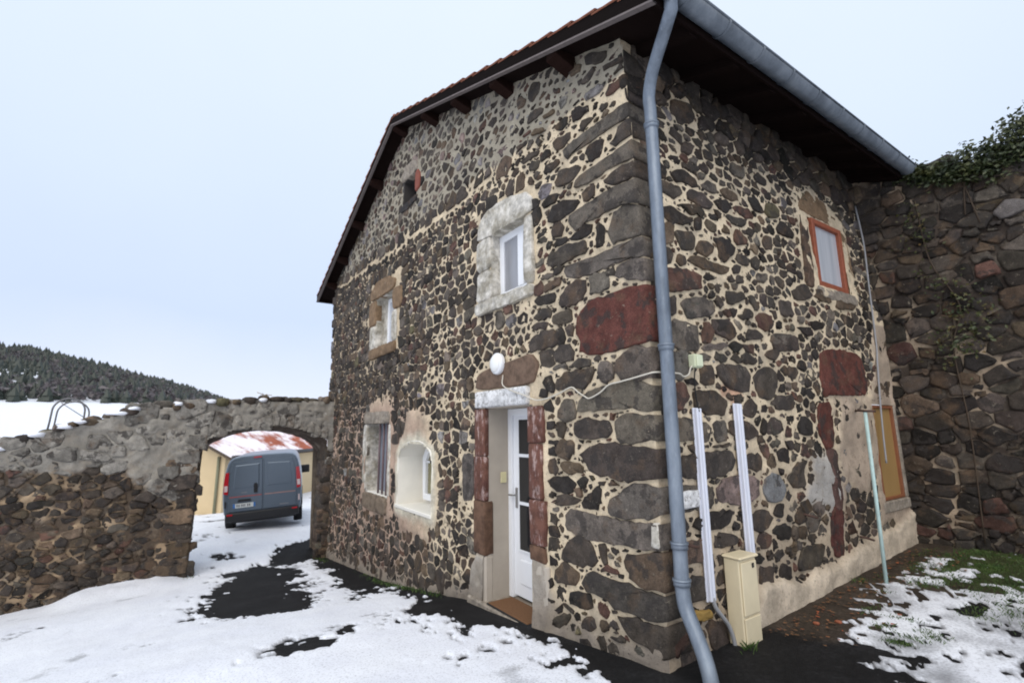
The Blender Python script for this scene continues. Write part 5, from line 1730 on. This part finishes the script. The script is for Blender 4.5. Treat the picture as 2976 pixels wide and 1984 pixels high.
# ------------------------------------------------------------------ grey van beyond the arch
VH = math.radians(-11)
vc = (-14.86, -.42)
van = thing('parked_van', 'grey blue panel van seen from behind, parked in the snow beyond the archway', 'van',
            (vc[0], vc[1], -.945), (0, math.radians(-3.5), math.pi/2+VH))
t = NT('van_paint')
f = t.noise(2, 3)
MATS['van'] = t.out(t.mix(f, (.105, .135, .17), (.125, .155, .195)), .28, .5, .35)
MATS['vanblack'] = simple('black_trim', (.016, .016, .018), .55, .4)
MATS['vanred'] = simple('red_lens', (.42, .012, .022), .15, .6, var=.1)
MATS['vanclear'] = simple('clear_lens', (.62, .50, .50), .15, .6, var=.1)
MATS['tyre'] = simple('tyre_rubber', (.014, .014, .015), .85)
MATS['rim'] = simple('steel_rim', (.25, .25, .26), .4, .5, metal=.7)
PR_ = [(.0, .40), (.84, .40), (.92, .50), (.945, .80), (.95, 1.05), (.935, 1.30), (.90, 1.55), (.85, 1.76), (.80, 1.86), (.72, 1.92), (.55, 1.95), (.0, 1.965)]
secs = [(-2.40, .955, .985, 1.0), (-2.375, .985, .995, 1.0), (-2.33, 1.0, 1.0, 1.0), (-1.2, 1.0, 1.0, 1.0), (.6, 1.0, 1.0, 1.0), (1.15, .985, .99, 1.0), (1.75, .95, .62, 1.0), (2.15, .93, .50, 1.0), (2.38, .86, .42, 1.0)]
V, F = [], []
full = PR_ + [(-x, z) for x, z in PR_[::-1][1:-1]]
n = len(full)
for y, sx, sz, _ in secs:
    for x, z in full:
        V.append((x*sx, y, .40+(z-.40)*sz if z > 1.0 or sz > .98 else z*1.0))
for i in range(len(secs)-1):
    for k in range(n):
        k2 = (k+1) % n; F.append([i*n+k, i*n+k2, (i+1)*n+k2, (i+1)*n+k])
F += [list(range(n))[::-1], [(len(secs)-1)*n+k for k in range(n)]]
body = mesh_obj('body', V, F, 'van', van, True, local=True, center=False)
for p in body.data.polygons:
    if len(p.vertices) > 6: p.use_smooth = False
RY = -2.40
def vpanel(name, P, y0, y1, mat, parent, grow=.02):
    c = np.mean(P, axis=0)
    Q = [c+(np.array(p)-c)*(1-grow*2.2) for p in P]
    k = len(P)
    V = [(p[0], y0, p[1]) for p in P]+[(q[0], y1, q[1]) for q in Q]
    F = [[i, (i+1) % k, k+(i+1) % k, k+i] for i in range(k)]+[[k+i for i in range(k)]]
    o = mesh_obj(name, V, F, mat, parent, False, local=True, center=False)
    return o
for s, nm in ((-1, 'rear_door'), (1, 'rear_door')):
    P = [(s*.012, .53), (s*.80, .53), (s*.815, .95), (s*.79, 1.45), (s*.74, 1.76), (s*.70, 1.83), (s*.012, 1.86)]
    d = vpanel(nm, P, RY+.01, RY-.022, 'van', van, .012)
    P = [(s*.09, 1.13), (s*.70, 1.13), (s*.685, 1.45), (s*.65, 1.72), (s*.09, 1.74)]
    vpanel('pressed_panel', P, RY-.0215, RY-.036, 'van', d, .03)
    P = [(s*.03, .905), (s*.79, .905), (s*.79, .93), (s*.03, .93)]
    vpanel('red_stripe', P, RY-.0222, RY-.0262, simple('faded_red_stripe', (.34, .09, .085), .5) if s < 0 else simple('faded_pink_stripe', (.36, .22, .20), .5), d, .0)
for s in (-1, 1):
    P = [(s*.822, .98), (s*.925, 1.0), (s*.925, 1.28), (s*.885, 1.56), (s*.80, 1.56), (s*.815, 1.28)]
    tl = vpanel('tail_light', P, RY+.05, RY-.026, 'vanred', van, .02)
    P = [(s*.835, 1.07), (s*.912, 1.07), (s*.908, 1.22), (s*.828, 1.22)]
    vpanel('clear_lens', P, RY-.024, RY-.032, 'vanclear', tl, .02)
    P = [(s*.70, .46), (s*.84, .46), (s*.84, .50), (s*.70, .50)]
    vpanel('reflector', P, RY-.06, RY-.085, 'vanred', van, .02)
P = [(-.24, 1.885), (-.03, 1.89), (-.04, 1.925), (-.23, 1.92)]
vpanel('brake_light', P, RY+.03, RY-.03, 'vanred', van)
V, F = box_vf(-.88, .88, RY-.075, RY+.12, .30, .52, .035, seg=2)
mesh_obj('rear_bumper', V, F, 'vanblack', van, True, local=True, center=False)
P = [(-.22, .98), (-.13, .98), (-.125, 1.20), (-.155, 1.235), (-.205, 1.235), (-.225, 1.20)]
vpanel('door_handle', P, RY-.02, RY-.05, 'vanblack', van)
P = [(-.60, .785), (-.28, .785), (-.30, .845), (-.58, .845)]
vpanel('plate_lamp', P, RY-.02, RY-.055, 'vanblack', van)
pl = vpanel('number_plate', [(-.70, .635), (-.18, .635), (-.18, .745), (-.70, .745)], RY-.02, RY-.034, simple('plate_white', (.62, .64, .62), .4), van, 0)
vpanel('plate_band', [(-.70, .635), (-.65, .635), (-.65, .745), (-.70, .745)], RY-.0342, RY-.036, simple('plate_blue', (.05, .16, .42), .4), pl, 0)
vpanel('plate_band', [(-.225, .635), (-.18, .635), (-.18, .745), (-.225, .745)], RY-.0342, RY-.036, 'plate_blue' if 'plate_blue' in MATS else simple('plate_blue', (.05, .16, .42), .4), pl, 0)
marks = []
for i, (x, w) in enumerate(((-.62, .03), (-.575, .03), (-.515, .025), (-.478, .025), (-.44, .025), (-.375, .03), (-.33, .03))):
    marks.append(box_vf(x, x+w, RY-.0365, RY-.0343, .66, .72, 0))
for mv, mf in marks: mesh_obj('plate_character', mv, mf, simple('worn_plate_ink', (.16, .16, .17), .6), pl, local=True, center=False)
vpanel('badge', [(-.52, 1.0), (-.38, 1.0), (-.38, 1.025), (-.52, 1.025)], RY-.021, RY-.026, 'rim', van, 0)
vpanel('badge', [(.40, .60), (.62, .60), (.62, .625), (.40, .625)], RY-.021, RY-.026, 'rim', van, 0)
for s in (-1, 1):
    P = [(s*.86, .66), (s*.90, .66), (s*.90, .82), (s*.86, .82)]
    vpanel('corner_cap', P, RY+.04, RY-.028, 'vanclear' if s > 0 else 'vanblack', van)
    for y in (-1.55, 1.55):
        V, F = [], []
        for (r, x) in ((.0, .93), (.19, .93), (.20, .95), (.31, .955), (.335, .93), (.335, .76), (.31, .73), (.0, .73)):
            for k in range(22):
                a = 2*math.pi*k/22; V.append((s*x, y+r*math.cos(a), .335+r*math.sin(a)))
        for i in range(7):
            for k in range(22):
                k2 = (k+1) % 22; F.append([i*22+k, i*22+k2, (i+1)*22+k2, (i+1)*22+k])
        wh = mesh_obj('wheel', V, F, 'tyre', van, True, local=True, center=False)
        V, F = [], []
        for (r, x) in ((.0, .945), (.10, .95), (.19, .935)):
            for k in range(16):
                a = 2*math.pi*k/16; V.append((s*x, y+r*math.cos(a), .335+r*math.sin(a)))
        for i in range(2):
            for k in range(16):
                k2 = (k+1) % 16; F.append([i*16+k, i*16+k2, (i+1)*16+k2, (i+1)*16+k])
        mesh_obj('rim', V, F, 'rim', wh, True, local=True, center=False)
    V, F = join_vf([box_vf(s*1.0-.09, s*1.0+.13*s+.05, 1.16, 1.27, 1.10, 1.36, .03, seg=2), box_vf(min(s*.88, s*1.0), max(s*.88, s*1.0), 1.19, 1.25, 1.12, 1.18, .01)])
    mesh_obj('wing_mirror', V, F, 'vanblack', van, True, local=True, center=False)
    P = [(.75, 1.10), (1.42, 1.10), (1.02, 1.55), (.75, 1.58)]
    V = [(s*(.952 if z < 1.2 else .885), y, z) for y, z in P]
    mesh_obj('side_window', V, [[0, 1, 2, 3]], dark_glass, van, local=True, center=False)
V, F = box_vf(-.80, .80, -2.2, 2.2, .22, .45, .02)
mesh_obj('underbody', V, F, 'vanblack', van, local=True, center=False)

# ------------------------------------------------------------------ barn behind the van
barn = thing('tiled_barn', 'low cream rendered building with snow dusted terracotta roof behind the van', 'building', (-19.5, -1.45, -1.45))
e_ = np.array([-.81, .586]); g_ = np.array([-.586, -.81]); c0 = np.array([-19.4, -1.42])
def bp(a, b, z): p = c0+e_*a+g_*b; return (p[0], p[1], z)
BW, BL, BZ, EZ, RZ = 7.0, 11.0, -2.6, .78, 2.6
cream_wall = simple('cream_render', (.60, .47, .29), .9, .15, var=.14, scale=1.3, bump=.2, bscale=20)
mesh_obj('gable_wall', [bp(0, 0, BZ), bp(0, BW, BZ), bp(0, BW, EZ), bp(0, BW/2, RZ), bp(0, 0, EZ)], [[0, 1, 2, 3, 4]], cream_wall, barn)
mesh_obj('front_wall', [bp(.01, .01, BZ), bp(BL, .01, BZ), bp(BL, .01, EZ), bp(.01, .01, EZ)], [[0, 1, 2, 3]], cream_wall, barn)
mesh_obj('rear_wall', [bp(.01, BW-.01, BZ), bp(BL, BW-.01, BZ), bp(BL, BW-.01, EZ), bp(.01, BW-.01, EZ), bp(BL, .02, BZ), bp(BL, .02, EZ), bp(BL, BW/2, RZ)], [[0, 1, 2, 3], [1, 4, 5, 6, 2]], cream_wall, barn)
t = NT('snowy_tiles')
tc = t.ramp(t.noise(1.6, 5, .6), ((.3, (.26, .075, .045)), (.6, (.36, .12, .075))))
sn = t.ramp(t.noise(.55, 5, .62), ((.44, 0.0), (.54, .95)))
MATS['snowtile'] = t.out(t.mix(sn, tc, (.82, .78, .82)), .8, .2)
sl = (RZ-EZ)/(BW/2)
V, F = [], []
ribs = 56
for side_ in (0, 1):
    k0 = len(V)
    for i in range(ribs*2+1):
        a = -.35+(BL+.7)*i/(ribs*2); dz = .05 if i % 2 else 0
        b0 = -.45; b1 = BW/2
        z0 = EZ+sl*b0+.10
        if side_ == 0: V += [bp(a, b0, z0+dz), bp(a, b1, RZ+.10+dz)]
        else: V += [bp(a, BW-b0, z0+dz), bp(a, b1, RZ+.10+dz)]
    for i in range(ribs*2): F.append([k0+2*i, k0+2*i+2, k0+2*i+3, k0+2*i+1])
roofb = mesh_obj('roof', V, F, 'snowtile', barn)
V = []
for a in (-.32, BL+.32):
    for b in (-.42, BW/2, BW+.42):
        zz = EZ+sl*min(b, BW-b)+.09
        V += [bp(a, b, zz), bp(a, b, zz-.12)]
F = [[0, 2, 8, 6], [2, 4, 10, 8], [1, 7, 9, 3], [3, 9, 11, 5], [0, 1, 3, 2], [2, 3, 5, 4], [6, 8, 9, 7], [8, 10, 11, 9], [0, 6, 7, 1], [4, 5, 11, 10]]
mesh_obj('roof_deck', V, F, simple('deck_wood', (.10, .075, .055), .9), roofb)
V, F = tube_vf([bp(-.34, -.50, EZ-.12), bp(BL+.3, -.50, EZ-.12)], .07, 10)
mesh_obj('gutter', V, F, simple('dark_gutter', (.06, .055, .055), .6), barn, True)
V, F = tube_vf([bp(-.06, .22, EZ-.1), bp(-.06, .22, -1.6)], .05, 10)
mesh_obj('downpipe', V, F, simple('green_grey_pipe', (.20, .20, .13), .6), barn, True)
ww = mesh_obj('window', [bp(4.0, -.02, -.6), bp(5.0, -.02, -.6), bp(5.0, -.02, .35), bp(4.0, -.02, .35)], [[0, 1, 2, 3]], dark_glass, barn)
o = box('white_post', -15.9, -15.8, -2.52, -2.42, -1.3, -.62, white_plaster, None, .01)
tag(o, 'short white post in the snow in front of the cream building, left of the van', 'post')

# ------------------------------------------------------------------ iron wheel and dry weeds on top of the arch wall
hw = thing('hay_rake', 'curved grey iron hoops of an old hay rake showing above the arch wall', 'hay rake', (-10.0, -4.72, 1.66))
wi = simple('grey_iron', (.16, .155, .16), .6, .4, var=.3)
wy, wz, wr = -4.72, 2.05, .235
hoop = [(-10.0, wy-wr-.03, 1.62), (-10.0, wy-wr-.01, 1.85)]+[(-10.0, wy-wr*math.cos(math.pi*k/16), wz+wr*math.sin(math.pi*k/16)) for k in range(17)]+[(-10.0, wy+wr, 1.85), (-10.0, wy+wr, 1.62)]
mesh_obj('hoop', *tube_vf(hoop, .016, 8), wi, hw, True)
mesh_obj('hoop', *tube_vf([(p[0]-.14, p[1]+.05, p[2]-.05) for p in hoop], .014, 8), wi, hw, True)
mesh_obj('tie_rod', *tube_vf([(-10.0, wy-.12, wz+.15), (-10.0, wy+wr, wz-.12)], .008, 6), wi, hw, True)
dry = simple('dry_straw', (.42, .34, .22), .9, var=.2)
for (y, hh, lab) in ((-1.50, .20, 'pale dry weed sprouting from the arch wall above the archway'), (-5.35, .16, 'pale dry weed at the left end of the arch wall top')):
    z = float(arch_top(y))+.02
    L = [tube_vf(smooth_path([(AX-.1, y, z), (AX-.1, y+.02*k, z+hh*.7), (AX-.08, y+.10*(k-1.2), z+hh*(1-.1*k))], 3), .008, 5) for k in range(4)]
    o = mesh_obj('dry_weed', *join_vf(L), dry, None, True); tag(o, lab, 'weed', 'dry weeds on the arch wall')

# ------------------------------------------------------------------ wooded hill
rg = np.random.default_rng(21)
def forest(kind, n, mat, name, label):
    V, F = [], []
    az = rg.uniform(-34, 7, n*3); r = np.sqrt(rg.uniform(265**2, 600**2, n*3)); th = np.radians(az)
    X, Y = CAM[0]-r*np.cos(th), CAM[1]+r*np.sin(th)
    clr = np.maximum(0, fbm(X*.012+3, Y*.012, None, 3, 77)); frac = (r-265)/335
    dens = 1.05-1.1*frac-.8*clr if kind == 'bare' else 1.0+.6*frac-.9*clr
    dens = dens-.75*((az < -10) & (frac > .10) & (frac < .5))-.5*(frac < .05)
    sel = np.nonzero(rg.uniform(0, 1, n*3) < dens)[0][:n]
    ZZ = ground_z(X, Y)-.3
    for q_ in sel:
        x, y, z = X[q_], Y[q_], ZZ[q_]
        k = len(V)
        if kind == 'pine':
            h = rg.uniform(2.6, 5.5)*rg.choice([1, 1, 1, 1.5]); w = h*rg.uniform(.24, .42)
            for (zz, rr) in ((.08, w), (.45, w*.62), (.42, w*.75), (1.0, 0.05)):
                for j in range(5):
                    a = 6.283*j/5+rg.uniform(0, .6); q = rr*rg.uniform(.75, 1.25)
                    V.append((x+q*math.cos(a), y+q*math.sin(a), z+h*zz))
            for i in (0, 2):
                for j in range(5):
                    j2 = (j+1) % 5; F.append([k+i*5+j, k+i*5+j2, k+(i+1)*5+j2, k+(i+1)*5+j])
        else:
            h = rg.uniform(3, 6)
            for j in range(9):
                a, b = rg.uniform(0, 6.28), rg.uniform(.3, 1.0); q = h*.26*rg.uniform(.4, 1)
                kk = len(V)
                cx, cy, cz = x+q*math.cos(a), y+q*math.sin(a), z+h*b
                s = h*.16
                V += [(cx+rg.normal(0, s), cy+rg.normal(0, s), cz+rg.normal(0, s)) for _ in range(3)]
                F.append([kk, kk+1, kk+2])
    o = mesh_obj(name, V, F, mat); o['kind'] = 'stuff'; return tag(o, label, 'forest')
MATS['pine'] = m_leaf('pine_needles', (.016, .022, .018), (.028, .036, .026), (.05, .058, .045))
MATS['bare'] = m_leaf('bare_branches', (.06, .05, .052), (.095, .08, .082), (.15, .13, .135))
forest('pine', 8500, 'pine', 'pine_forest', 'dark pine wood covering the distant snowy hill')
forest('bare', 4200, 'bare', 'bare_wood', 'brownish leafless trees on the lower slope of the distant hill')
